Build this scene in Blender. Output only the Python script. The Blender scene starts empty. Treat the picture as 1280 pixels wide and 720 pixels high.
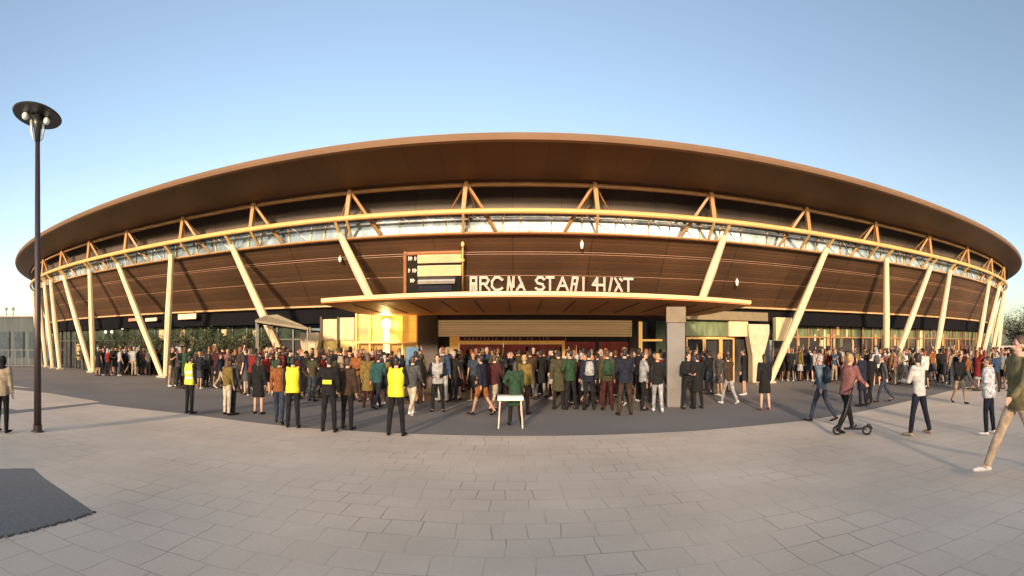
import bpy, bmesh, math, random
from mathutils import Vector, Matrix
random.seed(11)
S = bpy.context.scene
COL = S.collection
F = 656.0; HZ = 430.0; CX = 640.0; CAMH = 1.95
R = math.radians

def at(px, py, z=0.0):
    phi = (px-CX)/F; r = (CAMH-z)*F/(py-HZ)
    return (r*math.sin(phi), r*math.cos(phi))
def ray(px, r):
    phi = (px-CX)/F
    return (r*math.sin(phi), r*math.cos(phi))
def hz(py, r): return CAMH+(HZ-py)/F*r

# ------------------------------------------------------------------ materials
MATS = {}
def mat(name, col, rough=.7, metal=0., var=.12, scale=4., bump=0., bscale=None, spec=.5, coat=0., emit=None, estr=0., trans=0., aniso=None):
    if name in MATS: return MATS[name]
    m = bpy.data.materials.new(name); m.use_nodes = True; MATS[name] = m
    nt = m.node_tree; b = nt.nodes['Principled BSDF']
    b.inputs['Roughness'].default_value = rough; b.inputs['Metallic'].default_value = metal
    b.inputs['Specular IOR Level'].default_value = spec; b.inputs['Coat Weight'].default_value = coat
    tc = nt.nodes.new('ShaderNodeTexCoord'); n = nt.nodes.new('ShaderNodeTexNoise')
    n.inputs['Scale'].default_value = scale; n.inputs['Detail'].default_value = 5
    mp = nt.nodes.new('ShaderNodeMapping')
    if aniso: mp.inputs['Scale'].default_value = aniso
    nt.links.new(tc.outputs['Object'], mp.inputs[0]); nt.links.new(mp.outputs[0], n.inputs['Vector'])
    mr = nt.nodes.new('ShaderNodeMapRange'); mr.inputs[1].default_value = .3; mr.inputs[2].default_value = .7
    mr.inputs[3].default_value = 1-var; mr.inputs[4].default_value = 1+var
    nt.links.new(n.outputs['Fac'], mr.inputs[0])
    mx = nt.nodes.new('ShaderNodeVectorMath'); mx.operation = 'SCALE'; mx.inputs[0].default_value = col
    nt.links.new(mr.outputs[0], mx.inputs['Scale']); nt.links.new(mx.outputs[0], b.inputs['Base Color'])
    if bump:
        n2 = nt.nodes.new('ShaderNodeTexNoise'); n2.inputs['Scale'].default_value = bscale or scale*8
        n2.inputs['Detail'].default_value = 4; nt.links.new(mp.outputs[0], n2.inputs['Vector'])
        bp = nt.nodes.new('ShaderNodeBump'); bp.inputs['Strength'].default_value = bump; bp.inputs['Distance'].default_value = .02
        nt.links.new(n2.outputs['Fac'], bp.inputs['Height']); nt.links.new(bp.outputs[0], b.inputs['Normal'])
    if emit:
        b.inputs['Emission Color'].default_value = (*emit, 1); b.inputs['Emission Strength'].default_value = estr
    return m
def nodes_of(m): return m.node_tree, m.node_tree.nodes['Principled BSDF']
def M_(nt, op, a, b=None, c=None):
    n = nt.nodes.new('ShaderNodeMath'); n.operation = op
    for i, v in enumerate((a, b, c)):
        if v is None: continue
        if isinstance(v, (int, float)): n.inputs[i].default_value = v
        else: nt.links.new(v, n.inputs[i])
    return n.outputs[0]

# ------------------------------------------------------------------ mesh builder
class MB:
    def __init__(s): s.v = []; s.f = []; s.m = []
    def add(s, vs, fs, mi=0):
        o = len(s.v); s.v += [tuple(v) for v in vs]; s.f += [tuple(i+o for i in f) for f in fs]; s.m += [mi]*len(fs)
    def box(s, c, d, rz=0, mi=0, rot=None):
        x, y, z = d[0]/2, d[1]/2, d[2]/2
        vs = [Vector((i*x, j*y, k*z)) for i in (-1, 1) for j in (-1, 1) for k in (-1, 1)]
        Mx = rot if rot is not None else Matrix.Rotation(rz, 3, 'Z')
        vs = [Mx @ v + Vector(c) for v in vs]
        s.add(vs, [(0,1,3,2),(4,6,7,5),(0,4,5,1),(2,3,7,6),(0,2,6,4),(1,5,7,3)], mi)
    def bar(s, a, b, w, h=None, up=(0,0,1), mi=0):
        a = Vector(a); b = Vector(b); d = (b-a); L = d.length; d.normalize(); up = Vector(up)
        if abs(d.dot(up)) > .98: up = Vector((0,1,0))
        x = d.cross(up).normalized(); u = x.cross(d).normalized(); h = h or w
        vs = []
        for p in (a, b):
            for i, j in ((-1,-1),(1,-1),(1,1),(-1,1)): vs.append(p + x*i*w/2 + u*j*h/2)
        s.add(vs, [(3,2,1,0),(4,5,6,7),(0,1,5,4),(1,2,6,5),(2,3,7,6),(3,0,4,7)], mi)
    def tube(s, pts, rad, n=10, mi=0, closed=False, flat=1.0, side=None):
        pts = [Vector(p) for p in pts]; k = len(pts)
        if not isinstance(rad, (list, tuple)): rad = [rad]*k
        vs = []; px = None
        for i, p in enumerate(pts):
            if closed: d = pts[(i+1)%k]-pts[i-1]
            else: d = pts[min(i+1,k-1)]-pts[max(i-1,0)]
            d.normalize()
            if side is not None: x = (Vector(side) - d*Vector(side).dot(d)).normalized()
            elif px is None:
                up = Vector((0,0,1)) if abs(d.z) < .9 else Vector((0,1,0)); x = d.cross(up).normalized()
            else: x = (px - d*px.dot(d)).normalized()
            px = x; y = d.cross(x)
            r = rad[i]; rx, ry = r if isinstance(r, tuple) else (r, r*flat)
            for j in range(n):
                a = 2*math.pi*j/n; vs.append(p + x*math.cos(a)*rx + y*math.sin(a)*ry)
        fs = []
        for i in range(k if closed else k-1):
            for j in range(n):
                A = i*n+j; B = i*n+(j+1)%n; C = ((i+1)%k)*n+(j+1)%n; D = ((i+1)%k)*n+j
                fs.append((A, B, C, D))
        if not closed: fs += [tuple(range(n))[::-1], tuple((k-1)*n+j for j in range(n))]
        s.add(vs, fs, mi)
    def ell(s, c, r, rot=None, nu=14, nv=9, mi=0):
        vs = []; c = Vector(c); rot = rot or Matrix.Identity(3)
        for i in range(1, nv):
            a = math.pi*i/nv
            for j in range(nu):
                b = 2*math.pi*j/nu
                vs.append(c + rot @ Vector((r[0]*math.sin(a)*math.cos(b), r[1]*math.sin(a)*math.sin(b), r[2]*math.cos(a))))
        t = len(vs); vs.append(c+rot@Vector((0,0,r[2]))); vs.append(c-rot@Vector((0,0,r[2])))
        fs = []
        for i in range(nv-2):
            for j in range(nu): fs.append((i*nu+j, (i+1)*nu+j, (i+1)*nu+(j+1)%nu, i*nu+(j+1)%nu))
        for j in range(nu): fs.append((t, j, (j+1)%nu)); fs.append((t+1, (nv-2)*nu+(j+1)%nu, (nv-2)*nu+j))
        s.add(vs, fs, mi)
    def lathe(s, prof, c=(0,0,0), n=24, mi=0):
        vs = []; k = len(prof)
        for r, z in prof:
            for j in range(n):
                a = 2*math.pi*j/n; vs.append((c[0]+r*math.cos(a), c[1]+r*math.sin(a), c[2]+z))
        fs = [(i*n+j, i*n+(j+1)%n, (i+1)*n+(j+1)%n, (i+1)*n+j) for i in range(k-1) for j in range(n)]
        s.add(vs, fs, mi)
    def build(s, name, mats, parent=None, smooth=False, bevel=0, loc=None, rz=0):
        me = bpy.data.meshes.new(name); me.from_pydata(s.v, [], s.f); me.update()
        if not isinstance(mats, (list, tuple)): mats = [mats]
        for m in mats: me.materials.append(m)
        me.polygons.foreach_set('material_index', s.m)
        if smooth: me.polygons.foreach_set('use_smooth', [True]*len(me.polygons))
        bm = bmesh.new(); bm.from_mesh(me); bmesh.ops.recalc_face_normals(bm, faces=bm.faces)
        if bevel:
            bmesh.ops.bevel(bm, geom=[e for e in bm.edges if e.calc_face_angle(0) > .5], offset=bevel, segments=1, affect='EDGES')
        bm.to_mesh(me); bm.free()
        o = bpy.data.objects.new(name, me); COL.objects.link(o)
        if loc: o.location = loc
        o.rotation_euler.z = rz
        if parent: o.parent = parent
        return o
def tag(o, label=None, cat=None, group=None, kind=None):
    if label: o['label'] = label
    if cat: o['category'] = cat
    if group: o['group'] = group
    if kind: o['kind'] = kind
    return o
def empty(name, loc, label, cat, group=None, rz=0):
    o = bpy.data.objects.new(name, None); COL.objects.link(o); o.location = loc; o.rotation_euler.z = rz
    return tag(o, label, cat, group)

# ------------------------------------------------------------------ colours
cream = mat('cream_painted_steel', (.64,.50,.32), .5, var=.07, scale=1.5, bump=.15, bscale=40)
beam_m = mat('golden_painted_steel', (.56,.37,.14), .45, var=.08, scale=1.2)
truss_m = mat('orange_brown_steel', (.34,.18,.06), .5, var=.1, scale=2)
black_m = mat('black_paint', (.012,.012,.013), .5)
dark_m = mat('dark_recess_panel', (.03,.023,.02), .6, var=.3, scale=.6)
concrete = mat('grey_concrete', (.17,.16,.15), .85, var=.12, scale=2.5, bump=.3)
white_m = mat('white_paint', (.8,.78,.74), .5, var=.05)

# ------------------------------------------------------------------ stadium plan curve
A_, B_, D0 = 70., 154., 18.
YC = D0+B_
def base(th):
    r = (abs(math.sin(th)/A_)**3+abs(math.cos(th)/B_)**3)**(-1/3.)
    return Vector((r*math.sin(th), YC-r*math.cos(th)))
TAB = []; _s = 0.; NT = 8000; _p = None
for i in range(NT+1):
    th = math.pi*i/NT; p = base(th)
    if _p is not None: _s += (p-_p).length
    TAB.append((_s, th)); _p = p
HALF = _s
PHI0 = .0125
_ss = [t[0] for t in TAB]
import bisect
def theta(s):
    a = min(abs(s), HALF-1e-6); i = bisect.bisect_right(_ss, a)-1; i = max(0, min(NT-1, i))
    f = (a-_ss[i])/max(1e-9, _ss[i+1]-_ss[i]); th = TAB[i][1]+(TAB[i+1][1]-TAB[i][1])*f
    return math.copysign(th, s)
_rot = Matrix.Rotation(-PHI0, 2)
def P(s, o=0.):
    if o > 0:        # the roof overhang narrows towards both ends
        u = min(1., max(0., (abs(s)-14)/30)); o = o*(1-.58*u*u*(3-2*u))
    th = theta(s); p = base(th); q = base(th+1e-3)-base(th-1e-3); q.normalize()
    n = Vector((-q.y, q.x))      # inward
    return _rot @ (p+n*o)
def nrm(s):
    d = P(s+.05)-P(s-.05); d.normalize(); return Vector((-d.y, d.x)), d   # inward normal, tangent(right)
_cache = {}
def sp(px, o):
    """arc position where the ray through azimuth px first meets the offset curve"""
    key = round(o, 2)
    if key not in _cache:
        _cache[key] = [(s_/10., math.atan2(P(s_/10., o).x, P(s_/10., o).y)) for s_ in range(-700, 701, 2)]
    T = _cache[key]; phi = (px-CX)/F
    mid = len(T)//2
    rng = range(mid, len(T)-1) if phi > T[mid][1] else range(mid, 0, -1)
    for i in rng:
        j = i+1 if phi > T[mid][1] else i-1
        if (T[i][1]-phi)*(T[j][1]-phi) <= 0:
            f = (phi-T[i][1])/((T[j][1]-T[i][1]) or 1e-9); return T[i][0]+(T[j][0]-T[i][0])*f
        if (T[j][1]-T[i][1])*(1 if phi > T[mid][1] else -1) < 0: return T[i][0]
    return T[-1][0]
def rho(s, o): return P(s, o).length
def P3(s, o, z): p = P(s, o); return Vector((p.x, p.y, z))

svals = [-HALF+i*(HALF*2)/90 for i in range(90) if abs(-HALF+i*(HALF*2)/90) > 62]
front = [-62+i*1.0 for i in range(125)]
loop = sorted([s for s in svals if s < -62])+front+sorted([s for s in svals if s > 62])
def ringsurf(prof, name, m, parent, smooth=True, seq=None, closed=True, close_prof=False):
    """prof: list of (inward offset, z)"""
    mb = MB(); L = seq or loop; k = len(L); n = len(prof); vs = []
    for s in L:
        for o, z in prof: vs.append(P3(s, o, z))
    fs = []
    for i in range(k if closed else k-1):
        for j in range(n if close_prof else n-1):
            a = i*n+j; b = i*n+(j+1)%n; c = ((i+1)%k)*n+(j+1)%n; d = ((i+1)%k)*n+j
            fs.append((a, b, c, d))
    if close_prof and not closed: fs += [tuple(range(n))[::-1], tuple((k-1)*n+j for j in range(n))]
    mb.add(vs, fs)
    o = mb.build(name, m, parent, smooth)
    if smooth:
        for p in o.data.polygons: p.use_smooth = True
        o.data.set_sharp_from_angle(angle=R(25))
    return o
def arcs(s0, s1, st=1.0):
    n = max(1, int(math.ceil(abs(s1-s0)/st))); return [s0+(s1-s0)*i/n for i in range(n+1)]
def arcbox(mb, s0, s1, o0, o1, z0, z1, mi=0):
    L = arcs(s0, s1); k = len(L); vs = []
    for s in L:
        for o, z in ((o0,z0),(o1,z0),(o1,z1),(o0,z1)): vs.append(P3(s, o, z))
    fs = [(i*4+j, i*4+(j+1)%4, (i+1)*4+(j+1)%4, (i+1)*4+j) for i in range(k-1) for j in range(4)]
    fs += [(3,2,1,0), tuple((k-1)*4+j for j in range(4))]
    mb.add(vs, fs, mi)

# soffit & wall materials -------------------------------------------------------
def panel_mat(name, col, rough, metal, seam, wave=None, var=.15):
    m = mat(name, col, rough, metal, var=var, scale=.35)
    nt, b = nodes_of(m)
    tc = nt.nodes.new('ShaderNodeTexCoord'); sx = nt.nodes.new('ShaderNodeSeparateXYZ'); nt.links.new(tc.outputs['Object'], sx.inputs[0])
    src = b.inputs['Base Color'].links[0].from_socket
    if wave:       # horizontal slats with a shade that differs from board to board
        zz = M_(nt, 'DIVIDE', sx.outputs['Z'], wave); fr = M_(nt, 'FRACT', zz); fl = M_(nt, 'FLOOR', zz)
        gap = M_(nt, 'LESS_THAN', fr, .16)
        wn = nt.nodes.new('ShaderNodeTexWhiteNoise'); wn.noise_dimensions = '1D'; nt.links.new(fl, wn.inputs['W'])
        k = M_(nt, 'MULTIPLY_ADD', wn.outputs['Value'], .5, .75)
        k2 = M_(nt, 'MULTIPLY', k, M_(nt, 'MULTIPLY_ADD', gap, -.5, 1.))
        v = nt.nodes.new('ShaderNodeVectorMath'); v.operation = 'SCALE'; nt.links.new(src, v.inputs[0]); nt.links.new(k2, v.inputs['Scale'])
        nt.links.new(v.outputs[0], b.inputs['Base Color'])
        bp = nt.nodes.new('ShaderNodeBump'); bp.inputs['Strength'].default_value = .5; bp.inputs['Distance'].default_value = .03
        nt.links.new(M_(nt, 'SUBTRACT', 1., gap), bp.inputs['Height']); nt.links.new(bp.outputs[0], b.inputs['Normal'])
    if seam:
        an = M_(nt, 'DIVIDE', sx.outputs['X'], seam); fr = M_(nt, 'FRACT', an); fl = M_(nt, 'FLOOR', an)
        gap = M_(nt, 'LESS_THAN', fr, .02)
        wn = nt.nodes.new('ShaderNodeTexWhiteNoise'); wn.noise_dimensions = '1D'; nt.links.new(fl, wn.inputs['W'])
        k = M_(nt, 'MULTIPLY_ADD', wn.outputs['Value'], .16, .92)
        k2 = M_(nt, 'MULTIPLY', k, M_(nt, 'MULTIPLY_ADD', gap, -.45, 1.))
        src = b.inputs['Base Color'].links[0].from_socket
        v = nt.nodes.new('ShaderNodeVectorMath'); v.operation = 'SCALE'; nt.links.new(src, v.inputs[0]); nt.links.new(k2, v.inputs['Scale'])
        nt.links.new(v.outputs[0], b.inputs['Base Color'])
    return m
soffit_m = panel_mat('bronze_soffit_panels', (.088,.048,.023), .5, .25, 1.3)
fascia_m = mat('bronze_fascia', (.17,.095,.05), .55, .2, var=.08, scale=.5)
roof_m = mat('brown_roof_sheet', (.16,.10,.07), .6, .2)
wall_m = panel_mat('brown_timber_slat_cladding', (.082,.042,.020), .55, 0, 3.4, wave=.115, var=.22)
trim_m = mat('gold_trim', (.5,.3,.14), .5)

stadium = empty('stadium', (0,0,0), 'round brown stadium with overhanging roof ring, slatted wall and leaning cream columns', 'stadium')
ringsurf([(9,10.0),(.15,9.24),(0,9.22),(.04,8.97)], 'roof', roof_m, stadium)
rf = stadium.children[-1]
ringsurf([(-.01,9.20),(-.05,9.08),(-.01,8.97),(.12,8.93)], 'roof_edge', fascia_m, rf)
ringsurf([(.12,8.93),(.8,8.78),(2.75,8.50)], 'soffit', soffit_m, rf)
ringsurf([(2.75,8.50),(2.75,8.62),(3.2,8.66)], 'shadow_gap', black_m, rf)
ringsurf([(9,10.0),(26,10.6),(26,10.3),(9,9.7),(3.2,8.66)], 'inner_roof', roof_m, rf)
ringsurf([(3.35,8.35),(3.2,8.35),(3.2,8.50),(3.35,8.50)], 'top_chord', truss_m, stadium, close_prof=True)
ringsurf([(4.6,9.0),(4.4,7.45)], 'clerestory_wall', panel_mat('dark_clerestory_cladding', (.085,.062,.048), .55, 0, 2.1, var=.3), stadium)
# ring beam: round tube
mb = MB(); mb.tube([P3(s, 3.0, 7.28) for s in loop], .115, 10, closed=True); mb.build('ring_beam', beam_m, stadium, True)
ringsurf([(4.4,7.5),(3.4,7.42),(3.4,7.36),(4.4,7.44)], 'band_head', fascia_m, stadium, close_prof=True)
# glazed band
glz = mat('pale_band_glass', (.33,.40,.46), .12, .55, var=.5, scale=1.3, bump=.25, bscale=1.2, aniso=(1,1,.35))
band = ringsurf([(3.95,7.42),(4.0,6.62)], 'window_band', glz, stadium)
s = -46.
while s < 46:
    w = random.choice((.7,1.0,1.3,1.5))
    mb = MB(); mb.bar(P3(s,3.93,7.42), P3(s+random.uniform(-.12,.12),3.97,6.62), .05); mb.build('mullion', beam_m, band)
    if random.random() < .5:
        mb = MB(); mb.bar(P3(s+.15,3.90,7.38), P3(s+w*.8,3.94,6.7), .03); mb.build('glazing_brace', white_m, band)
    s += w
ringsurf([(3.85,6.64),(3.8,6.60),(3.85,6.56),(4.5,6.57),(4.5,6.64)], 'wall_coping', trim_m, stadium, close_prof=True)
WT, WB = (4.15,6.56), (7.0,3.87)
def wallpt(s, z, off=0.):
    f = (WT[1]-z)/(WT[1]-WB[1]); o = WT[0]+(WB[0]-WT[0])*f
    return P3(s, o-off*.69, z-off*.72)
wl = ringsurf([(WT[0]+(WB[0]-WT[0])*i/12, WT[1]+(WB[1]-WT[1])*i/12) for i in range(13)], 'wall', wall_m, stadium)
for zz in (5.95, 5.87, 5.05):
    f = (WT[1]-zz)/(WT[1]-WB[1]); o = WT[0]+(WB[0]-WT[0])*f
    ringsurf([(o,zz+.016),(o-.035,zz+.01),(o-.035,zz-.01),(o,zz-.016)], 'wall_rail', mat('brown_rail', (.24,.12,.065), .5), wl)
ringsurf([(6.93,3.93),(6.88,3.90),(6.88,3.84),(7.1,3.80)], 'wall_sill', trim_m, stadium)
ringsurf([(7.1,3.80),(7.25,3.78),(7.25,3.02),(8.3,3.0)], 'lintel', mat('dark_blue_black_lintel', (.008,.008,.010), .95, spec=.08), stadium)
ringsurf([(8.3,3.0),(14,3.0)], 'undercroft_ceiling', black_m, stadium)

# columns -----------------------------------------------------------------------
cols = [(425,516),(290,368),(215,207),(148,203),(113,117),(80,114),(64,75),(56,66),(48,58),(41,52),(37,47),
        (905,838),(1033,962),(1107,1108),(1163,1112),(1187,1166),(1236,1218),(1249,1224),(1260,1236),(1267,1245),(1271,1251),(1274,1256)]
shoe_m = mat('steel_column_shoe', (.5,.42,.3), .5, .3)
for i, (tx, bx) in enumerate(cols):
    mb = MB()
    st = sp(tx, 3.6); sb = sp(bx, 5.0)
    extra = 0
    a = P3(st, 3.55, 6.78); b = P3(sb, 5.0, .0)
    if tx in (425, 905):            # stop on top of the entrance canopy
        f = (6.78-3.36)/6.78; b = a+(b-a)*f
    n_, t_ = nrm(sb); up = Vector((-n_.x, -n_.y, 0))
    L = (b-a).length; m1 = a+(b-a)*.5
    d = (b-a).normalized(); x = d.cross(up).normalized(); u = x.cross(d).normalized()
    vs = []
    for p, w in ((a,.28),(m1,.38),(b,.30)):
        for q in range(8):
            an = 2*math.pi*(q+.5)/8; vs.append(p+x*math.cos(an)*w*.54+u*math.sin(an)*w*.54)
    fs = [(r*8+j, r*8+(j+1)%8, r*8+8+(j+1)%8, r*8+8+j) for r in range(2) for j in range(8)]+[tuple(range(8))[::-1], tuple(range(16,24))]
    mb.add(vs, fs); c = mb.build('column', cream, stadium)
    mb = MB(); mb.bar(a+Vector((0,0,.02)), P3(st,3.05,7.2), .12); mb.build('bracket', beam_m, c)
    if b.z < .1:
        mb = MB(); mb.box((b.x,b.y,.05), (.5,.5,.1), math.atan2(t_.y,t_.x)); mb.build('base_plate', shoe_m, c, bevel=.01)
# columns further round, beyond the photo's sight line
for sgn in (-1, 1):
    for k in range(5):
        s0 = sgn*(50+k*5.5)
        mb = MB(); mb.bar(P3(s0,3.6,6.78), P3(s0-sgn*1.8,5.,0), .36); mb.build('column', cream, stadium)

# trusses -----------------------------------------------------------------------
apx = [(55,322),(78,312),(113,295),(160,280),(230,258),(318,243),(438,228),(583,217),(743,217),(888,228),(1007,245),(1093,262),(1160,283),(1208,303),(1238,318),(1254,330)]
for px, py in apx:
    s0 = sp(px, 3.15); sg = 1 if px < 660 else -1
    top = P3(s0, 3.1, 8.52)
    t = empty('truss', (0,0,0), None, None); t.parent = stadium
    mb = MB(); mb.bar(top, P3(s0-sg*.12, 3.0, 7.25), .17, .17); mb.build('truss_post', truss_m, t)
    mb = MB(); mb.bar(top-Vector((0,0,.08)), P3(s0+sg*.75, 3.4, 7.3), .11); mb.bar(P3(s0+sg*.75, 3.4, 7.3), P3(s0+sg*1.15, 3.8, 6.66), .11); mb.build('truss_brace', truss_m, t)
    mb = MB(); mb.bar(top-Vector((0,0,.05)), P3(s0-sg*.85, 4.1, 7.5), .05); mb.bar(top-Vector((0,0,.05)), P3(s0+sg*.35, 4.3, 7.5), .05); mb.build('tie_rod', truss_m, t)
    mb = MB(); mb.bar(P3(s0-sg*.12, 3.0, 7.2), P3(s0-sg*.2, 3.8, 6.66), .1); mb.build('truss_strut', beam_m, t)

# ------------------------------------------------------------------ facade under the wall
gold_m = mat('gold_door_frame', (.62,.36,.12), .4, .3, var=.1)
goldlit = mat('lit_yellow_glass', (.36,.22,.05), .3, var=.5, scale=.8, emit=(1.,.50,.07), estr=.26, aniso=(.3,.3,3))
glass_d = mat('dark_reflective_glass', (.035,.035,.035), .08, 0, var=.4, scale=.7, spec=.9, bump=.06, bscale=1.5)
green_g = mat('green_tinted_glass', (.12,.15,.07), .3, .1, var=.45, scale=2.2, aniso=(2,2,.4))
cream_p = mat('cream_window_blind', (.60,.44,.24), .6, var=.22, scale=2.5, aniso=(2,2,.3))
warm_refl = mat('warm_reflection_glow', (.3,.16,.07), .6, var=.8, scale=1.6, emit=(1.,.42,.12), estr=.22)  # glow imitates warm reflections in the right glazing
dwood = mat('dark_timber_pier', (.05,.033,.024), .6, var=.2, scale=2, aniso=(3,3,.3))
OF = 8.0
def strip(mb, x0, x1, y0, y1, o, th=.12, mi=0):
    """panel on the offset curve o covering photo columns x0..x1, heights given as photo rows"""
    s0, s1 = sp(x0, o), sp(x1, o); r = rho((s0+s1)/2, o)
    arcbox(mb, s0, s1, o, o+th, max(0., hz(y1, r)), hz(y0, r), mi)
# glass curtain wall left and right
def curtain(x0, x1, name, step, colm, top_m, low_m, topz=2.35):
    s0, s1 = sp(x0, OF), sp(x1, OF)
    root = MB(); arcbox(root, s0, s1, OF+.05, OF+.1, 0, topz)
    g = root.build(name, low_m, stadium)
    mb = MB(); arcbox(mb, s0, s1, OF+.03, OF+.1, topz, 3.0); mb.build('transom_glazing', top_m, g)
    mb = MB(); n = int(abs(s1-s0)/step); d = (s1-s0)/n; bars = []
    for i in range(n+1): mb.bar(P3(s0+d*i, OF-.02, 0), P3(s0+d*i, OF-.02, 3.0), .07, .10)
    mb.build('window_mullion', colm, g)
    mb = MB(); arcbox(mb, s0, s1, OF-.08, OF+.02, topz-.04, topz+.04); mb.build('window_rail', colm, g)
    return g
curtain(966, 1250, 'curtain_wall', .9, mat('bronze_mullion', (.30,.16,.07), .4, .3), green_g, glass_d)
s_r = arcs(sp(1245,OF), sp(1245,OF)+30)
curtain(60, 388, 'curtain_wall', 1.1, mat('dark_mullion', (.10,.095,.085), .4, .2), mat('dark_green_glass', (.05,.07,.05), .1, .2, var=.6, scale=1.5), glass_d, 2.2)
# glowing and coloured strips stand in for reflections in the right glazing
random.seed(5)
for x in range(978, 1238, 4):
    if random.random() < .8:
        mb = MB(); y0 = random.choice((400,405,412,418,425)); strip(mb, x, x+random.choice((1.2,2,3)), y0, y0+random.choice((8,14,22,30)), OF-.0, .04)
        mb.build('reflection_strip', random.choice((warm_refl, warm_refl, glass_d, gold_m, green_g, cream_p, mat('red_banner_cloth', (.3,.05,.03), .7), mat('brown_reflection', (.12,.06,.035), .7))), stadium)
for x in range(95, 330, 13):
    if random.random() < .5:
        mb = MB(); y0 = random.choice((412,420,430)); strip(mb, x, x+random.choice((4,6)), y0, y0+random.choice((8,14,20)), OF-.0, .04)
        mb.build('window_pane', random.choice((green_g, cream_p, mat('grey_blind', (.3,.3,.29), .7))), stadium)
# cream panelled windows left of entrance
ent = empty('entrance', (0,0,0), None, None); ent.parent = stadium
OE = 4.6
mb = MB(); strip(mb, 403, 421, 399, 425, 7.0); strip(mb, 424, 443, 397, 425, 7.0); mb.build('window', cream_p, ent)
mb = MB(); strip(mb, 400, 445, 424, 470, 7.1); mb.build('shop_front', mat('yellow_lit_shop', (.55,.38,.12), .5, var=.6, scale=2.5, emit=(1.,.6,.15), estr=.12), ent)
mb = MB(); strip(mb, 421.5, 423.5, 396, 470, 6.9, .2); strip(mb, 400, 402.5, 396, 470, 6.9, .2); mb.build('window_frame', dwood, ent)
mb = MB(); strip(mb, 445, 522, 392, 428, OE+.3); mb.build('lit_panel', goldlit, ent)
mb = MB(); strip(mb, 445, 522, 428, 500, OE+.5); mb.build('shop_glass', mat('amber_glass', (.35,.22,.08), .15, .3, var=.5, scale=2, emit=(1.,.5,.1), estr=.1), ent)
mb = MB()
for x in (445, 462, 503, 521): strip(mb, x-.8, x+.8, 392, 500, OE+.1, .15)
strip(mb, 445, 522, 427, 429, OE+.05, .2)
mb.build('shop_frame', gold_m, ent)
mb = MB(); strip(mb, 479, 487, 407, 462, OE+.24, .05); mb.build('sun_reflection_strip', mat('sun_reflection_glow', (.8,.6,.3), .3, var=.5, scale=2, emit=(1.,.60,.2), estr=.3), ent)  # glowing strip painted in for the sun's streak reflected in the glass
mb = MB(); strip(mb, 522.5, 547, 391, 500, OE-.2, .9); mb.build('pier', dwood, ent)
mb = MB()
for y in range(400, 420, 3): strip(mb, 547.5, 790, y, y+2.5, OE+(.02 if y % 2 else 0), .1)
mb.build('shutter', mat('glowing_tan_slats', (.62,.42,.18), .45, .2, var=.2, scale=1.5, aniso=(.3,.3,4), emit=(1.,.62,.25), estr=.10), ent)  # faint glow added so the slats look gold in the canopy's shade
mb = MB(); strip(mb, 547.5, 832, 389, 399.5, OE+.1, .3); mb.build('door_head', dwood, ent)
mb = MB(); strip(mb, 548, 562, 420.5, 500, OE+.4, .2); mb.build('wing_wall', black_m, ent)
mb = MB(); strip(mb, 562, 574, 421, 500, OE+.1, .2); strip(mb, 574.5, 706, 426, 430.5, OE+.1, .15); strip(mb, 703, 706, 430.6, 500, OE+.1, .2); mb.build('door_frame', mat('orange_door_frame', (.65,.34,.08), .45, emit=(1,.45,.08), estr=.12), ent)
red_in = mat('dim_red_interior', (.10,.022,.018), .7, var=.8, scale=2.2, emit=(.9,.12,.06), estr=.035)
mb = MB(); s0, s1 = sp(560, OE+3), sp(835, OE+3); arcbox(mb, s0-1, s1+1, OE+3.5, OE+3.6, 0, 3.0); mb.build('lobby_wall', red_in, ent)
mb = MB(); strip(mb, 708, 790, 421, 427, OE+.3, .2); mb.build('dark_head', black_m, ent)
mb = MB(); strip(mb, 745, 749, 427, 500, OE+.3, .2); strip(mb, 787, 796, 400, 500, OE+.2, .3); mb.build('door_post', dwood, ent)
mb = MB(); strip(mb, 799, 803, 402, 445, OE+.2, .1); strip(mb, 803.5, 828, 424, 426.5, OE+.15, .1); mb.build('reflection_and_rail', mat('orange_reflection_glow', (.7,.4,.12), .4, emit=(1,.5,.12), estr=.35), ent)  # glowing upright stands in for an orange reflection, next to a short rail
mb = MB(); strip(mb, 820, 832, 396, 440, OE+.4, .1); mb.build('green_panel', mat('dark_green_panel', (.05,.10,.035), .4), ent)
mb = MB(); strip(mb, 796, 834, 396, 500, OE+1.2, .1); mb.build('side_glass', glass_d, ent)
# right doors
mb = MB(); strip(mb, 857, 911, 400, 420, 6.0); mb.build('transom_window', green_g, ent)
mb = MB(); strip(mb, 855, 962, 420, 482, 6.4); mb.build('door_glass', glass_d, ent)
for x0, x1 in ((858,880),(880.5,901),(901.5,918)):
    mb = MB(); strip(mb, x0, x0+1.6, 421, 482, 6.1); strip(mb, x1-1.6, x1, 421, 482, 6.1); strip(mb, x0+1.7, x1-1.7, 421, 424, 6.1); d = mb.build('door', gold_m, ent)
    mb = MB(); strip(mb, x1-5, x1-4, 448, 456, 6.0, .05); mb.build('handle', mat('brass', (.7,.45,.18), .25, .9), d)
mb = MB(); strip(mb, 911, 935, 399, 420.5, 5.8, .3); mb.build('light_box', cream_p, ent)
mb = MB(); strip(mb, 970, 990, 397, 426, 6.3, .3); mb.build('light_box', cream_p, ent)
mb = MB(); strip(mb, 835, 960, 389, 400, 5.6, .3); mb.build('fascia', mat('olive_fascia', (.16,.12,.06), .6), ent)
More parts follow.
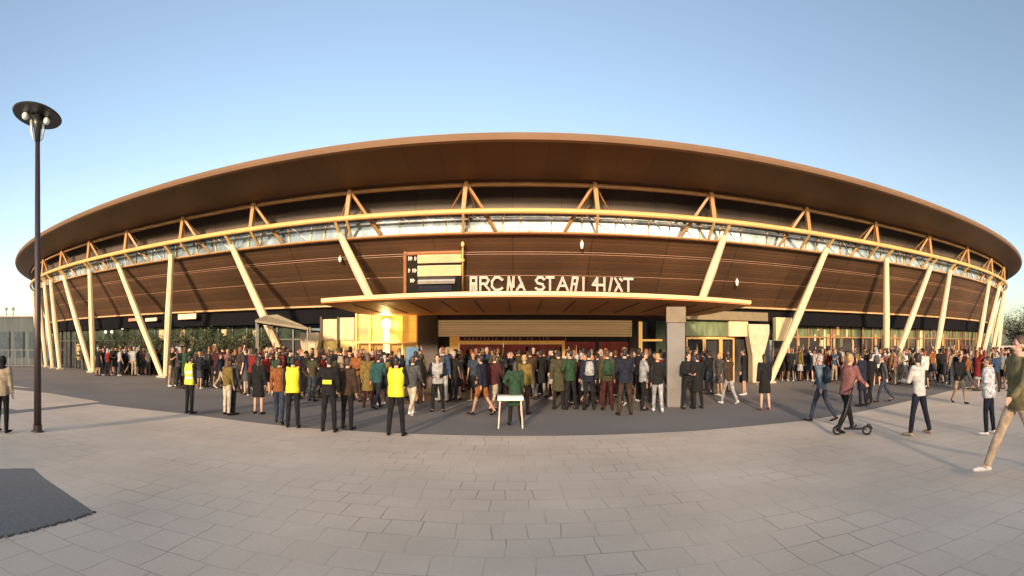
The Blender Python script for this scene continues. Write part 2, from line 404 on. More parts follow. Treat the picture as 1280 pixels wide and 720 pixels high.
for xs, y0, y1, o in (((936,962,941,955),405,482,5.6), ((375,398,379,392),416,490,5.4)):
    sa, sb_, sc, sd = [sp(x, o) for x in xs]; r = rho(sa, o); mb = MB(); zt = hz(y0, r)
    vs = []
    for z, a, b in ((0,sc,sd),(zt*.45,sc,sd),(zt*.85,sa,sb_),(zt,sa,sb_)):
        for ss, oo in ((a,o),(b,o),(b,o+.5),(a,o+.5)): vs.append(P3(ss,oo,z))
    fs = [(i*4+j, i*4+(j+1)%4, (i+1)*4+(j+1)%4, (i+1)*4+j) for i in range(3) for j in range(4)]+[(3,2,1,0),(12,13,14,15)]
    mb.add(vs, fs); mb.build('flared_pillar', mat('cream_render', (.48,.38,.25), .7, var=.15, scale=3), ent, bevel=.015)
# canopy ------------------------------------------------------------------------
cs0, cs1 = -6.35, 7.75
def cano(s0_, s1_):
    L = arcs(s0_, s1_, .5); return L
CF = -3.0
L = []
for i in range(41):
    u = i/40; ss = cs0+(cs1-cs0)*u; L.append(ss)
def cfront(ss):     # bowed front edge
    u = (ss-.4)/7.0; return CF+1.25*abs(u)**2.2
mbt = MB(); vs = []
for ss in L:
    f_ = cfront(ss)
    for o, z in ((f_,3.30),(f_,3.44),(f_+.25,3.47),(4.4,3.50),(4.4,3.20),(2.2,3.17),(f_+.5,3.26)): vs.append(P3(ss, o, z))
n = 7; fs = [(i*n+j, i*n+(j+1)%n, (i+1)*n+(j+1)%n, (i+1)*n+j) for i in range(40) for j in range(n)]+[tuple(range(n))[::-1], tuple(40*n+j for j in range(n))]
mbt.add(vs, fs); can = mbt.build('canopy', mat('orange_brown_canopy', (.58,.21,.055), .5, var=.2, scale=1.0, aniso=(.4,.4,1)), stadium)
mb = MB(); vs = []
for ss in L:
    f_ = cfront(ss)
    for o, z in ((f_-.05,3.335),(f_-.05,3.455),(f_-.005,3.46),(f_-.005,3.33)): vs.append(P3(ss, o, z))
n = 4; fs = [(i*n+j, i*n+(j+1)%n, (i+1)*n+(j+1)%n, (i+1)*n+j) for i in range(40) for j in range(n)]+[tuple(range(n))[::-1], tuple(40*n+j for j in range(n))]
mb.add(vs, fs); mb.build('canopy_edge', mat('pale_gold_edge', (.72,.47,.24), .45), can)
mb = MB()
for i in range(1, 14):
    ss = cs0+(cs1-cs0)*i/14; mb.bar(P3(ss, cfront(ss)+.6, 3.235), P3(ss, 2.1, 3.155), .02, .02)
mb.build('soffit_joint', dwood, can)
# concrete pillar
px_, py_ = at(845, 508); r_ = math.hypot(px_, py_)
mb = MB(); mb.box((0,0,1.3), (.56,.56,2.6)); pil = mb.build('pillar', concrete, stadium, bevel=.02, loc=(px_,py_,0), rz=-(845-CX)/F)
mb = MB(); mb.box((0,0,2.85), (.60,.60,.49)); mb.build('pillar_cap', mat('tan_pillar_cap', (.17,.13,.08), .7), pil, bevel=.01)

# ------------------------------------------------------------------ sign letters on the wall
def wl_s(px, z):
    f = (WT[1]-z)/(WT[1]-WB[1]); o = WT[0]+(WB[0]-WT[0])*f; return sp(px, o), o
def wz(py, px):
    lo, hi = WB[1], WT[1]
    for _ in range(30):
        z = (lo+hi)/2; s_, o = wl_s(px, z); y = HZ-(z-CAMH)/rho(s_, o)*F
        if y > py: lo = z
        else: hi = z
    return (lo+hi)/2
Z1, Z0 = wz(345.8, 690), wz(361.3, 690)
def wallq(px, py_z, off): s_, o = wl_s(px, py_z); return wallpt(s_, py_z, off)
G = {
 'Ab': [[(0,0),(0,1)],[(0,1),(.9,1)],[(.9,1),(.9,0)],[(.45,0),(.45,.55)],[(0,.52),(.9,.52)]],
 'R': [[(0,0),(0,1)],[(0,1),(.7,1),(.9,.8),(.7,.5),(0,.5)],[(.45,.5),(1,0)]],
 'C': [[(1,.82),(.7,1),(.3,1),(0,.7),(0,.3),(.3,0),(.7,0),(1,.15)]],
 'Nv': [[(0,0),(.2,1)],[(.2,1),(.62,0)],[(.62,0),(.95,1)],[(.95,1),(.95,.25)]],
 'La': [[(.3,1),(1,0)],[(.62,.55),(0,0)],[(.3,.25),(.85,.25)]],
 'S': [[(1,.85),(.75,1),(.25,1),(0,.78),(.2,.55),(.8,.45),(1,.22),(.75,0),(.25,0),(0,.15)]],
 'T': [[(.5,0),(.5,1)],[(0,1),(1,1)]],
 'A': [[(0,0),(.5,1),(1,0)],[(.2,.35),(.8,.35)]],
 'An': [[(0,0),(.25,1),(.9,1)],[(.9,1),(.6,0)],[(.12,.5),(.75,.5)]],
 'I': [[(.5,0),(.5,1)]],
 'H': [[(.38,0),(.38,1)],[(1,0),(1,1)],[(.38,1),(0,.45),(1,.45)]],
 'Is': [[(.2,0),(.8,1)]],
 'X': [[(0,1),(1,0)],[(.55,.55),(0,0)],[(1,.85),(.75,1)]],
}
letters = [('Ab',405,441,'A'),('R',450,500,''),('C',505,560,''),('Nv',578,615,''),('La',622,665,''),('S',712,757,''),('T',760,802,''),('A',812,868,''),
           ('An',876,918,''),('I',928,948,''),('H',978,1040,''),('Is',1052,1078,''),('X',1084,1122,''),('T',1125,1172,'')]
sign = empty('wall_sign', (0,0,0), 'row of cream lettering mounted on the slatted wall above the entrance canopy', 'sign')
let_m = mat('cream_letter', (.72,.67,.60), .5, var=.04)
for g, a, b, _ in letters:
    x0, x1 = 480+a/3.765+1, 480+b/3.765-1; mb = MB()
    for st in G[g]:
        for (u0,v0),(u1,v1) in zip(st[:-1], st[1:]):
            p = wallq(x0+(x1-x0)*u0, Z0+(Z1-Z0)*v0, .07); q = wallq(x0+(x1-x0)*u1, Z0+(Z1-Z0)*v1, .07)
            e = (q-p).normalized()*.035; n_, t_ = nrm(0)
            mb.bar(p-e, q+e, .10, .05, up=Vector((-n_.x*.69, -n_.y*.69, -.72)))
    mb.build('letter', let_m, sign)

# ------------------------------------------------------------------ score screen
def wallbox(name, x0, x1, y0, y1, off0, off1, m, parent, zmode=False):
    xm = (x0+x1)/2; za, zb = wz(y1, xm), wz(y0, xm)
    vs = [wallq(x, z, of) for of in (off0, off1) for x, z in ((x0,za),(x1,za),(x1,zb),(x0,zb))]
    mb = MB(); mb.add(vs, [(0,1,2,3),(7,6,5,4),(0,4,5,1),(1,5,6,2),(2,6,7,3),(3,7,4,0)]); return mb.build(name, m, parent)
scr = empty('display_board', (0,0,0), 'black display board with two cream panels and an orange frame, on the slatted wall', 'display board')
wallbox('back_panel', 508, 578, 315, 366.5, .03, .12, mat('black_board', (.018,.018,.02), .4), scr)
wallbox('side_frame', 505, 508.5, 314, 367, .02, .16, mat('copper_frame', (.5,.24,.12), .4, .4), scr)
wallbox('top_frame', 509, 578, 313.5, 315.3, .02, .16, mat('copper_frame', (.5,.24,.12)), scr)
wallbox('cream_panel', 522.5, 577, 315.6, 325.5, .13, .17, mat('cream_board', (.85,.68,.42), .5, var=.1, scale=2), scr)
wallbox('cream_panel', 522.5, 577, 329.5, 342, .13, .17, mat('cream_board', (.85,.68,.42)), scr)
wallbox('lamp_bar', 523, 569, 347, 350.5, .13, .24, mat('silver_bar', (.6,.6,.6), .3, .5), scr)
wallbox('lamp_shelf', 524, 565, 355, 361, .13, .18, mat('navy_panel', (.03,.035,.06), .3), scr)
mb = MB()
for yy, pat in ((321, 'xx.x'), (336, 'x.xx'), (348.5, '.xx.')):
    for k, ch in enumerate(pat):
        if ch == 'x':
            xx = 511.5+k*2.6; z_ = wz(yy, xx)
            mb.bar(wallq(xx, z_-.07, .135), wallq(xx, z_+.07, .135), .05, .02); mb.bar(wallq(xx+1, z_+.05, .135), wallq(xx+1.6, z_-.02, .135), .04, .02)
mb.build('board_text', white_m, scr)
mb = MB(); mb.tube([wallq(578.8, wz(367,579), .2), wallq(578.8, wz(302,579), .2)], .035, 8); mb.ell(wallq(578.8, wz(302,579), .2), (.08,.08,.13)); mb.ell(wallq(578.8, wz(322,579), .2), (.09,.09,.09))
mb.build('gold_pole', beam_m, scr, True)
for px, py, lab, h in ((727,304,'small white wall lamp above the right end of the lettering',.16),(920,351,'small white wall lamp right of the canopy end',.16),(426,322,'small white wall lamp beside the leaning column over the left canopy end',.12)):
    z_ = wz(py, px); p = wallq(px, z_, .0); mb = MB(); q = wallq(px, z_, .14)
    lamp = empty('wall_lamp', tuple(p), lab, 'lamp')
    mb.bar((0,0,0), q-p, .05); mb.build('bracket', black_m, lamp)
    mb = MB(); d = q-p; mb.lathe([(.02,h),(.07,h*.8),(.08,0),(.05,-h),(.0,-h)], (d.x,d.y,d.z), 12); mb.build('lamp_shade', white_m, lamp, True)
    mb = MB(); mb.lathe([(.0,h*1.6),(.03,h*1.5),(.03,h),(.0,h)], (d.x,d.y,d.z), 8); mb.build('lamp_cap', beam_m, lamp)
for k, (xa, xb, y) in enumerate(((404,412,343),(404,414,350),(138,150,349))):
    pass
# light boxes under the left wall edge
def lightbox(x0, x1, y0, y1, m, lab, o=6.9):
    s0, s1 = sp(x0, o), sp(x1, o); r = rho((s0+s1)/2, o); sm = (s0+s1)/2
    p = P3(sm, o, hz(y1, r)); mb = MB(); n_, t_ = nrm(sm); w = (P(s1,o)-P(s0,o)).length; h = hz(y0,r)-hz(y1,r)
    root = empty('light_box', tuple(p), lab, 'light box', 'light boxes hanging under the left wall edge', math.atan2(t_.y, t_.x))
    mb.box((0,-.02,h/2), (w,.1,h)); mb.build('panel', m, root, bevel=.01)
    for sx in (-1, 1): mb = MB(); mb.box((sx*w*.35,.03,h+.08), (.03,.03,.18)); mb.build('hanger', black_m, root)
lb = mat('cream_light_box', (.85,.66,.42), .5, var=.1)
lightbox(222, 247, 392.5, 399, lb, 'wide cream light box under the wall edge, right of the vertical column')
lightbox(181, 198, 397.5, 401.5, lb, 'narrow cream light box under the wall edge, left of the vertical column')
lightbox(160, 173, 398, 401.5, mat('coral_light_box', (.65,.22,.13), .5), 'coral red light box under the wall edge beside the leaning column')
globe_m = mat('white_globe', (.85,.88,.8), .3, emit=(1,.95,.8), estr=.5)
for i, (px, py, desc) in enumerate(((153,410,'large white globe lamp hanging left of the coral light box'),(140,415,'small white globe lamp low by the leftmost full column pair'),(132,415,'faint white globe lamp beside the thick vertical column foot pair'),
        (255,394,'white globe lamp hanging first right of the wide cream light box'),(266,393,'white globe lamp hanging second right of the wide cream light box'),(272,395,'white globe lamp hanging third right of the wide cream light box'),(286,398,'elongated white globe lamp hanging nearest the entrance side column'))):
    s_ = sp(px, 7.5); r = rho(s_, 7.5); z_ = hz(py, r); p = P3(s_, 7.5, z_)
    root = empty('globe_lamp', tuple(p), desc, 'lamp', 'globe lamps hanging in the left undercroft')
    mb = MB(); mb.ell((0,0,0), (.10,.10,.12 if i < 6 else .2)); mb.build('globe', globe_m, root, True)
    mb = MB(); mb.tube([(0,0,.1),(0,0,max(.12,3.78-z_))], .012, 6); mb.build('cord', black_m, root)
# glowing body and point light added in place of the sun's reflection in glass
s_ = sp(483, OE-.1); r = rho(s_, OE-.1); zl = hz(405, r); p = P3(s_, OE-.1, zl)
root = empty('sun_glint', tuple(p), 'golden glow standing in for the sun reflected in the yellow panel', 'lamp')
mb = MB(); mb.ell((0,0,0), (.19,.1,.24)); mb.build('glint_body', mat('glint_glow', (1,.9,.6), .3, emit=(1,.74,.32), estr=9), root, True)
mb = MB(); mb.box((0,.2,0), (.12,.4,.08)); mb.build('glint_bracket', black_m, root)
ld = bpy.data.lights.new('sun_glint_light', 'POINT'); ld.energy = 90; ld.color = (1,.65,.25); ld.shadow_soft_size = .15
lo = bpy.data.objects.new('sun_glint_light', ld); COL.objects.link(lo); lo.parent = root; lo.location = (0,-.35,0)
# red shop sign with small white marks
s0, s1 = sp(574.5, OE+.05), sp(706, OE+.05); r = rho(0, OE+.05)
ds = empty('door_sign', (0,0,0), 'dark red sign strip with small white letters over the orange framed doorway', 'sign')
mb = MB(); arcbox(mb, s0, s1, OE+.05, OE+.15, hz(425.6,r), hz(420.6,r)); mb.build('panel', mat('dark_red_sign', (.16,.02,.025), .5), ds)
mb = MB(); random.seed(3)
for k in range(22):
    ss = s0+.25+k*.17
    if k in (9, 15, 18): continue
    z0 = hz(424.8,r); z1 = hz(421.8,r); u = random.random()
    a, b, c = P3(ss-.04,OE+.03,z0), P3(ss,OE+.03,z1), P3(ss+.045,OE+.03,z0)
    if u < .6: mb.bar(a, b, .022, .02); mb.bar(b, c, .022, .02)
    else: mb.bar(P3(ss,OE+.03,z0), b, .024, .02)
mb.build('lettering', mat('white_lettering', (.75,.7,.68), .5), ds)

# ------------------------------------------------------------------ ground
def flat_poly(name, pts, z, m, kind='structure', label=None):
    me = bpy.data.meshes.new(name); me.from_pydata([(x,y,z) for x, y in pts], [], [tuple(range(len(pts)))]); me.materials.append(m); me.update()
    bm = bmesh.new(); bm.from_mesh(me)
    for f in bm.faces:
        if f.normal.z < 0: f.normal_flip()
    bm.to_mesh(me); bm.free()
    o = bpy.data.objects.new(name, me); COL.objects.link(o); tag(o, label, None, None, kind); return o
def asphalt_mat():
    m = mat('asphalt', (.165,.152,.142), .85, var=.14, scale=.35, bump=.35, bscale=90); nt, b = nodes_of(m)
    tc = nt.nodes.new('ShaderNodeTexCoord'); n = nt.nodes.new('ShaderNodeTexNoise'); n.inputs['Scale'].default_value = 60; n.inputs['Detail'].default_value = 3
    nt.links.new(tc.outputs['Object'], n.inputs['Vector'])
    mr = nt.nodes.new('ShaderNodeMapRange'); mr.inputs[1].default_value = .35; mr.inputs[2].default_value = .7; mr.inputs[3].default_value = .8; mr.inputs[4].default_value = 1.3
    nt.links.new(n.outputs['Fac'], mr.inputs[0]); src = b.inputs['Base Color'].links[0].from_socket
    v = nt.nodes.new('ShaderNodeVectorMath'); v.operation = 'SCALE'; nt.links.new(src, v.inputs[0]); nt.links.new(mr.outputs[0], v.inputs['Scale']); nt.links.new(v.outputs[0], b.inputs['Base Color'])
    return m
asph = asphalt_mat()
def paving_mat():
    m = bpy.data.materials.new('stone_paving'); m.use_nodes = True; nt, b = nodes_of(m)
    tc = nt.nodes.new('ShaderNodeTexCoord'); n0 = nt.nodes.new('ShaderNodeTexNoise'); n0.inputs['Scale'].default_value = 1.1
    nt.links.new(tc.outputs['Object'], n0.inputs['Vector'])
    wob = nt.nodes.new('ShaderNodeVectorMath'); wob.operation = 'MULTIPLY_ADD'; wob.inputs[1].default_value = (.16,.12,0)
    nt.links.new(n0.outputs['Color'], wob.inputs[0]); nt.links.new(tc.outputs['Object'], wob.inputs[2])
    br = nt.nodes.new('ShaderNodeTexBrick'); br.offset = .37; br.inputs['Scale'].default_value = 1
    br.inputs['Brick Width'].default_value = .46; br.squash = .8; br.squash_frequency = 3; br.inputs['Row Height'].default_value = .44; br.inputs['Mortar Size'].default_value = .009
    br.inputs['Mortar Smooth'].default_value = .4; br.inputs['Bias'].default_value = 0
    br.inputs['Color1'].default_value = (.57,.465,.362,1); br.inputs['Color2'].default_value = (.60,.49,.385,1); br.inputs['Mortar'].default_value = (.33,.26,.20,1)
    nt.links.new(wob.outputs[0], br.inputs['Vector'])
    n1 = nt.nodes.new('ShaderNodeTexNoise'); n1.inputs['Scale'].default_value = .45; n1.inputs['Detail'].default_value = 6; nt.links.new(tc.outputs['Object'], n1.inputs['Vector'])
    n2 = nt.nodes.new('ShaderNodeTexNoise'); n2.inputs['Scale'].default_value = 28; n2.inputs['Detail'].default_value = 4; nt.links.new(tc.outputs['Object'], n2.inputs['Vector'])
    k = M_(nt, 'MULTIPLY', M_(nt, 'MULTIPLY_ADD', n1.outputs['Fac'], .7, .65), M_(nt, 'MULTIPLY_ADD', n2.outputs['Fac'], .22, .89))
    # joints fill with sand in some places
    fillf = nt.nodes.new('ShaderNodeMapRange'); fillf.inputs[1].default_value = .36; fillf.inputs[2].default_value = .54
    n3 = nt.nodes.new('ShaderNodeTexNoise'); n3.inputs['Scale'].default_value = .8; nt.links.new(tc.outputs['Object'], n3.inputs['Vector']); nt.links.new(n3.outputs['Fac'], fillf.inputs[0])
    mixc = nt.nodes.new('ShaderNodeMix'); mixc.data_type = 'RGBA'; mixc.inputs['B'].default_value = (.57,.465,.362,1)
    nt.links.new(M_(nt, 'MULTIPLY', M_(nt, 'MULTIPLY', br.outputs['Fac'], fillf.outputs[0]), .8), mixc.inputs['Factor']); nt.links.new(br.outputs['Color'], mixc.inputs['A'])
    v = nt.nodes.new('ShaderNodeVectorMath'); v.operation = 'SCALE'; nt.links.new(mixc.outputs['Result'], v.inputs[0]); nt.links.new(k, v.inputs['Scale'])
    nt.links.new(v.outputs[0], b.inputs['Base Color']); b.inputs['Roughness'].default_value = .8
    bp = nt.nodes.new('ShaderNodeBump'); bp.inputs['Strength'].default_value = .35; bp.inputs['Distance'].default_value = .01
    h = M_(nt, 'ADD', M_(nt, 'MULTIPLY', br.outputs['Fac'], -1.), M_(nt, 'MULTIPLY', n2.outputs['Fac'], .3)); nt.links.new(h, bp.inputs['Height']); nt.links.new(bp.outputs[0], b.inputs['Normal'])
    return m
pave = paving_mat()
flat_poly('ground', [(-900,-900),(900,-900),(900,900),(-900,900)], 0, asph)
edge = [(-12.1,12.0),(-8.6,11.9),(-4.9,11.25),(0,11.1),(4,11.05),(6.9,11.3),(9.4,11.9),(12.2,13.0),(17,15.0),(30,19.5),(60,26)]
flat_poly('plaza_paving', [(-60,-60),(60,-60)]+edge[::-1]+[(-11.9,8.2),(-13.2,7.8),(-60,4)], .004, pave)
flat_poly('paving_strip', [(-12.45,12.5),(-12.5,9.1),(-14.1,9.0),(-40,7),(-40,12),(-15.9,13.2)], .004, pave)
flat_poly('paving_corner', [(-18.4,14.2),(-19,13.9),(-40,12.9),(-40,14.4)], .004, pave)
pts = [at(-20,587), at(20,586), at(42,586), at(56,599), at(80,615), at(118,641), at(100,647), at(60,658), at(30,665), at(0,672), at(-20,676)]
flat_poly('asphalt_patch', pts, .008, asph)
mb = MB(); random.seed(8)
cmb = MB()
for a, b in (((118,642),(100,648)),((100,648),(60,659)),((60,659),(30,667)),((30,667),(-15,677))):
    for k in range(14):
        t = k/14; x, y = at(a[0]+(b[0]-a[0])*t, a[1]+(b[1]-a[1])*t+random.uniform(-1,1)); rr = random.uniform(.008,.022)
        cmb.ell((x,y,.012), (rr*1.3,rr,rr*.7), nu=6, nv=4)
tag(cmb.build('rubble', mat('dark_rubble', (.07,.065,.06), .9)), 'dark loose grit along the edge of the asphalt patch', 'grit', kind='stuff')

# ------------------------------------------------------------------ street lamp
lx, ly = at(47, 540)
sl = empty('street_lamp', (lx,ly,0), 'tall dark street lamp with round tilted disc head, standing on the left paving', 'street lamp')
pole_m = mat('dark_brown_lamp_paint', (.045,.03,.028), .4, .2)
mb = MB(); mb.tube([(0,0,0),(0,0,2.2),(0,0,6.5)], [.088,.075,.055], 16); mb.build('pole', pole_m, sl, True)
mb = MB(); mb.lathe([(0,.03),(.14,.03),(.15,.0)], n=16); mb.lathe([(.1,.16),(.1,.0)], n=16); mb.build('base_plate', pole_m, sl)
htilt = Matrix.Rotation(R(14), 3, 'Y') @ Matrix.Rotation(R(-3), 3, 'X')
hc = Vector((-.02,0,7.02)); yaw = Matrix.Rotation(-(47-CX)/F, 3, 'Z')
def hd(v): return hc + yaw @ (htilt @ Vector(v))
mb = MB(); mb.lathe([(0,.10),(.3,.08),(.52,.03),(.57,0),(.55,-.025),(.3,-.03),(0,-.03)], n=36); mb.v = [tuple(hd(v)) for v in mb.v]; dk = mb.build('lamp_head', mat('black_lamp_disc', (.02,.022,.02), .35), sl, True); dk.data.set_sharp_from_angle(angle=R(40))
arm_m = mat('pale_metal_arm', (.55,.58,.58), .35, .5)
for sx in (-1, 1):
    mb = MB(); q = [Vector((0,0,6.42)), Vector(yaw@Vector((sx*.10,0,.0)))+Vector((0,0,6.5)), Vector(yaw@Vector((sx*.13,0,0)))+Vector((0,0,6.68)), hd((sx*.12,0,-.03))]
    mb.tube(q, [.02,.022,.035,.04], 8); mb.build('arm', arm_m, sl, True)
    mb = MB(); mb.lathe([(.0,0),(.07,-.01),(.085,-.06),(.06,-.12),(0,-.13)], (0,0,0), 14); mb.v = [tuple(hd(Vector(v)+Vector((sx*.24,-.04,-.03)))) for v in mb.v]; mb.build('lamp_lens', mat('milky_lamp_lens', (.75,.78,.75), .2), sl, True)
mb = MB(); mb.tube([(0,0,6.4),(0,0,6.8),(0,0,6.98)], [.055,.09,.16], 14); mb.build('neck', mat('black_lamp_disc', (.02,.022,.02)), sl, True)

# ------------------------------------------------------------------ market tent, banner, table
def tent():
    r = 23.5; x, y = ray(352, r)
    root = empty('market_tent', (x,y,0), 'cream topped market tent with drooping right side, left of the entrance', 'tent', rz=-(352-CX)/F)
    zt = hz(393, r); w = 63*r/F
    mb = MB(); pk = [(-.18,0,zt),(.02,0,zt),(.02,.3,zt),(-.18,.3,zt)]
    pk = [(-.75,.0,zt-.05),(-.2,0,zt),(-.2,.7,zt),(-.75,.7,zt-.05)]; lo_ = [(-1.15,-.7,zt-.28),(w*.52,-.7,zt-.62),(w*.52,1.3,zt-.62),(-1.15,1.3,zt-.28)]
    lo2 = [(p[0],p[1],p[2]-.10) for p in lo_]
    mb.add(pk+lo_+lo2, [(0,1,2,3)]+[(j,(j+1)%4,4+(j+1)%4,4+j) for j in range(4)]+[(4+j,4+(j+1)%4,8+(j+1)%4,8+j) for j in range(4)])
    mb.build('tent_roof', mat('cream_canvas', (.24,.20,.13), .8, var=.15, scale=3), root)
    mb = MB()
    for px, py, pz in lo_: mb.tube([(px*.96,py*.9,0),(px*.96,py*.9,pz-.04)], .025, 8)
    mb.build('tent_pole', mat('grey_pole', (.25,.24,.22), .5), root)
tent()
x, y = ray(515, 17.2)
bn = empty('banner_stand', (x,y,0), 'tall narrow blue banner stand in the crowd beside the dark entrance pier', 'banner', rz=-(515-CX)/F)
mb = MB(); r = 17.2; mb.box((0,0,(hz(434,r)+.9)/2), (.42,.03,hz(434,r)-.9)); mb.build('banner_cloth', mat('blue_banner', (.05,.13,.22), .6, var=.4, scale=3), bn)
mb = MB(); mb.box((0,.03,1.0), (.02,.02,2.0)); mb.box((0,.03,.03), (.5,.3,.04)); mb.build('stand', black_m, bn)
x, y = at(638, 534)
tb = empty('folding_table', (x,y,0), 'small white folding table standing on the asphalt before the crowd', 'table', rz=.02)
mb = MB(); mb.box((0,.0,.69), (.6,.45,.10)); mb.build('table_top', mat('white_laminate', (.75,.66,.55), .5), tb, bevel=.01)
for sx in (-1, 1):
    for sy in (-1, 1):
        mb = MB(); mb.bar((sx*.24,sy*.15,.68), (sx*.28,sy*.2,0), .03); mb.build('leg', mat('cream_table_leg', (.6,.45,.33), .5), tb)

# ------------------------------------------------------------------ scooter
def wheel_mb(c, r, w, n=18):
    mb = MB(); pr = [(r*.62,-w/2),(r*.95,-w/2),(r,-w*.25),(r,w*.25),(r*.95,w/2),(r*.62,w/2),(r*.62,-w/2)]
    mb.lathe(pr, n=n); mb.v = [(v[0]+c[0], v[2]+c[1], v[1]+c[2]) for v in mb.v]; return mb
x, y = at(1066, 544)
sc = empty('kick_scooter', (x,y,0), 'black kick scooter pushed along by the person in the pink top', 'scooter', rz=-(1066-CX)/F)
rb = mat('black_rubber', (.015,.015,.015), .7)
for wx in (-.33, .30):
    w = wheel_mb((wx,0,.105), .105, .05).build('wheel', rb, sc, True)
    mb = MB(); mb.lathe([(0,-.02),(.06,-.02),(.06,.02),(0,.02)], n=14); mb.v = [(v[0]+wx, v[2], v[1]+.105) for v in mb.v]; mb.build('rim', mat('dull_alloy', (.3,.3,.3), .4, .7), w)
mb = MB(); mb.box((.02,0,.14), (.42,.14,.03)); mb.bar((.2,0,.14),(.3,0,.12),.04); mb.build('deck', black_m, sc, bevel=.005)
mb = MB(); mb.tube([(-.33,0,.12),(-.22,0,.3),(.0,0,1.0)], [.022,.022,.018], 8); mb.build('stem', black_m, sc, True)
mb = MB(); mb.tube([(0,-.24,1.0),(0,.24,1.0)], .017, 8); mb.build('handlebar', black_m, sc, True)
mb = MB(); mb.tube([(.30,0,.22),(.36,0,.20),(.41,0,.14)], [.03,.035,.03], 6); mb.build('mudguard', black_m, sc, True)

# ------------------------------------------------------------------ background building and trees
gx, gy = ray(14, 52); root = empty('service_building', (gx,gy,0), 'low grey green building with rooftop masts beyond the left end of the stadium', 'building', rz=-(14-CX)/F-.1)
gm = mat('grey_green_cladding', (.10,.12,.125), .7, var=.3, scale=.8, aniso=(2,2,.3))
H_ = hz(397, 52)
mb = MB(); mb.box((-3.5,2,H_/2), (13,5,H_)); mb.build('wall', gm, root)
mb = MB(); mb.box((-3.5,2,H_+.06), (13.3,5.3,.12)); mb.build('roof', mat('pale_roof_edge', (.42,.33,.28), .7), root)
mb = MB()
for i in range(9): mb.box((-9+i*1.4,-.56,H_*.42), (.9,.08,H_*.55))
mb.build('shutter_panel', mat('blue_grey_panel', (.06,.085,.10), .5, var=.3), root)
mb = MB()
for xx in (-.6, .1): mb.tube([(xx,1,H_),(xx,1,H_+1.15)], .05, 6); mb.box((xx,1,H_+.9), (.35,.05,.3)); mb.box((xx,1,H_+.35),(.4,.05,.05))
mb.build('mast', mat('grey_pole', (.25,.24,.22)), root)
leaf1 = mat('dark_foliage', (.028,.04,.016), .8, var=.6, scale=1.2); leaf2 = mat('mid_foliage', (.06,.075,.03), .8, var=.5, scale=1.5)
bark = mat('bark', (.06,.045,.035), .9, var=.3)
def tree(x, y, h, w, lab, seed, n=8000, cat='tree', group='trees around the plaza edge'):
    rn = random.Random(seed); root = empty('tree', (x,y,0), lab, cat, group)
    mb = MB(); mb.tube([(0,0,0),(rn.uniform(-.1,.1),0,h*.3),(rn.uniform(-.3,.3),0,h*.8)], [h*.035,h*.026,h*.006], 8)
    for i in range(7):
        a = rn.uniform(0,6.28); z0 = h*rn.uniform(.2,.6); mb.tube([(0,0,z0),(math.cos(a)*w*.22,math.sin(a)*w*.22,z0+h*.13),(math.cos(a)*w*.4,math.sin(a)*w*.4,z0+h*.2)], [h*.014,h*.009,h*.003], 6)
    mb.build('trunk', bark, root)
    cl = []
    for i in range(26):
        a = rn.uniform(0,6.28); q = rn.uniform(.0,1)**.6*w*.42; z = h*rn.uniform(.3,.92); k = 1-abs(z/h-.55)*1.1
        cl.append((math.cos(a)*q*k, math.sin(a)*q*k, z, rn.uniform(.12,.2)*w))
    mb = MB()
    for i in range(n):
        cx_, cy_, cz_, rr = rn.choice(cl); d = Vector((rn.gauss(0,1),rn.gauss(0,1),rn.gauss(0,1))).normalized()*rr*rn.uniform(.5,1.15)
        p = Vector((cx_,cy_,cz_))+d; L = h*.014*rn.uniform(.6,1.5); u = Vector((rn.gauss(0,1),rn.gauss(0,1),rn.gauss(0,1))).normalized(); v = u.orthogonal().normalized()
        mb.add([p-u*L,p+v*L*.6,p+u*L,p-v*L*.6], [(0,1,2,3)], 0 if rn.random() < .6 else 1)
    mb.build('crown', [leaf1, leaf2], root)
for i, (px, rr, h, w, lab) in enumerate(((1272,70,5.6,9,'dark leafy tree peeping past the right end of the stadium'),(1292,74,6.4,9,'dark leafy tree just outside the right frame edge, second from the stadium'),
        (1312,66,6,9,'dark leafy tree third from the right end of the stadium'),(36,58,3.6,4.4,'low dark shrub tree between the service building and the leftmost columns'),(-30,60,6,7,'leafy tree behind the left end of the service building'))):
    x, y = ray(px, rr); tree(x, y, h, w, lab, 20+i)
for i, px in enumerate((104,128,147,166,186,222,243,263,284,306,326)):
    s_ = sp(px, 6.9); p = P3(s_, 6.9, 0); tree(p.x, p.y, 2.9, 1.9, '%s small dark tree from the left end of the row behind the columns' % ('first second third fourth fifth sixth seventh eighth ninth tenth eleventh'.split()[i]), 60+i, n=1500, group='small trees in the left undercroft')
x, y = ray(1285, 48); mb = MB(); mb.box((0,0,.9), (14,.3,1.8)); gw = mb.build('garden_wall', mat('pale_render', (.45,.40,.36), .8), None, loc=(x,y,0), rz=-(1285-CX)/F); tag(gw, 'pale rendered wall below the dark trees at the right frame edge', 'wall')
# stone kerb drum / barrier row at left service yard
x, y = ray(10, 44); mb = MB(); random.seed(4)
for i in range(20): mb.box((i*.55-6,0,.75), (.05,.05,1.5))
mb.box((-.8,0,1.45),(11,.05,.06)); mb.box((-.8,0,.15),(11,.05,.06)); fn = mb.build('yard_fence', mat('grey_fence_steel', (.22,.23,.23), .5), None, loc=(x,y,0), rz=-(10-CX)/F); tag(fn, 'grey barred fence in front of the low service building', 'fence')

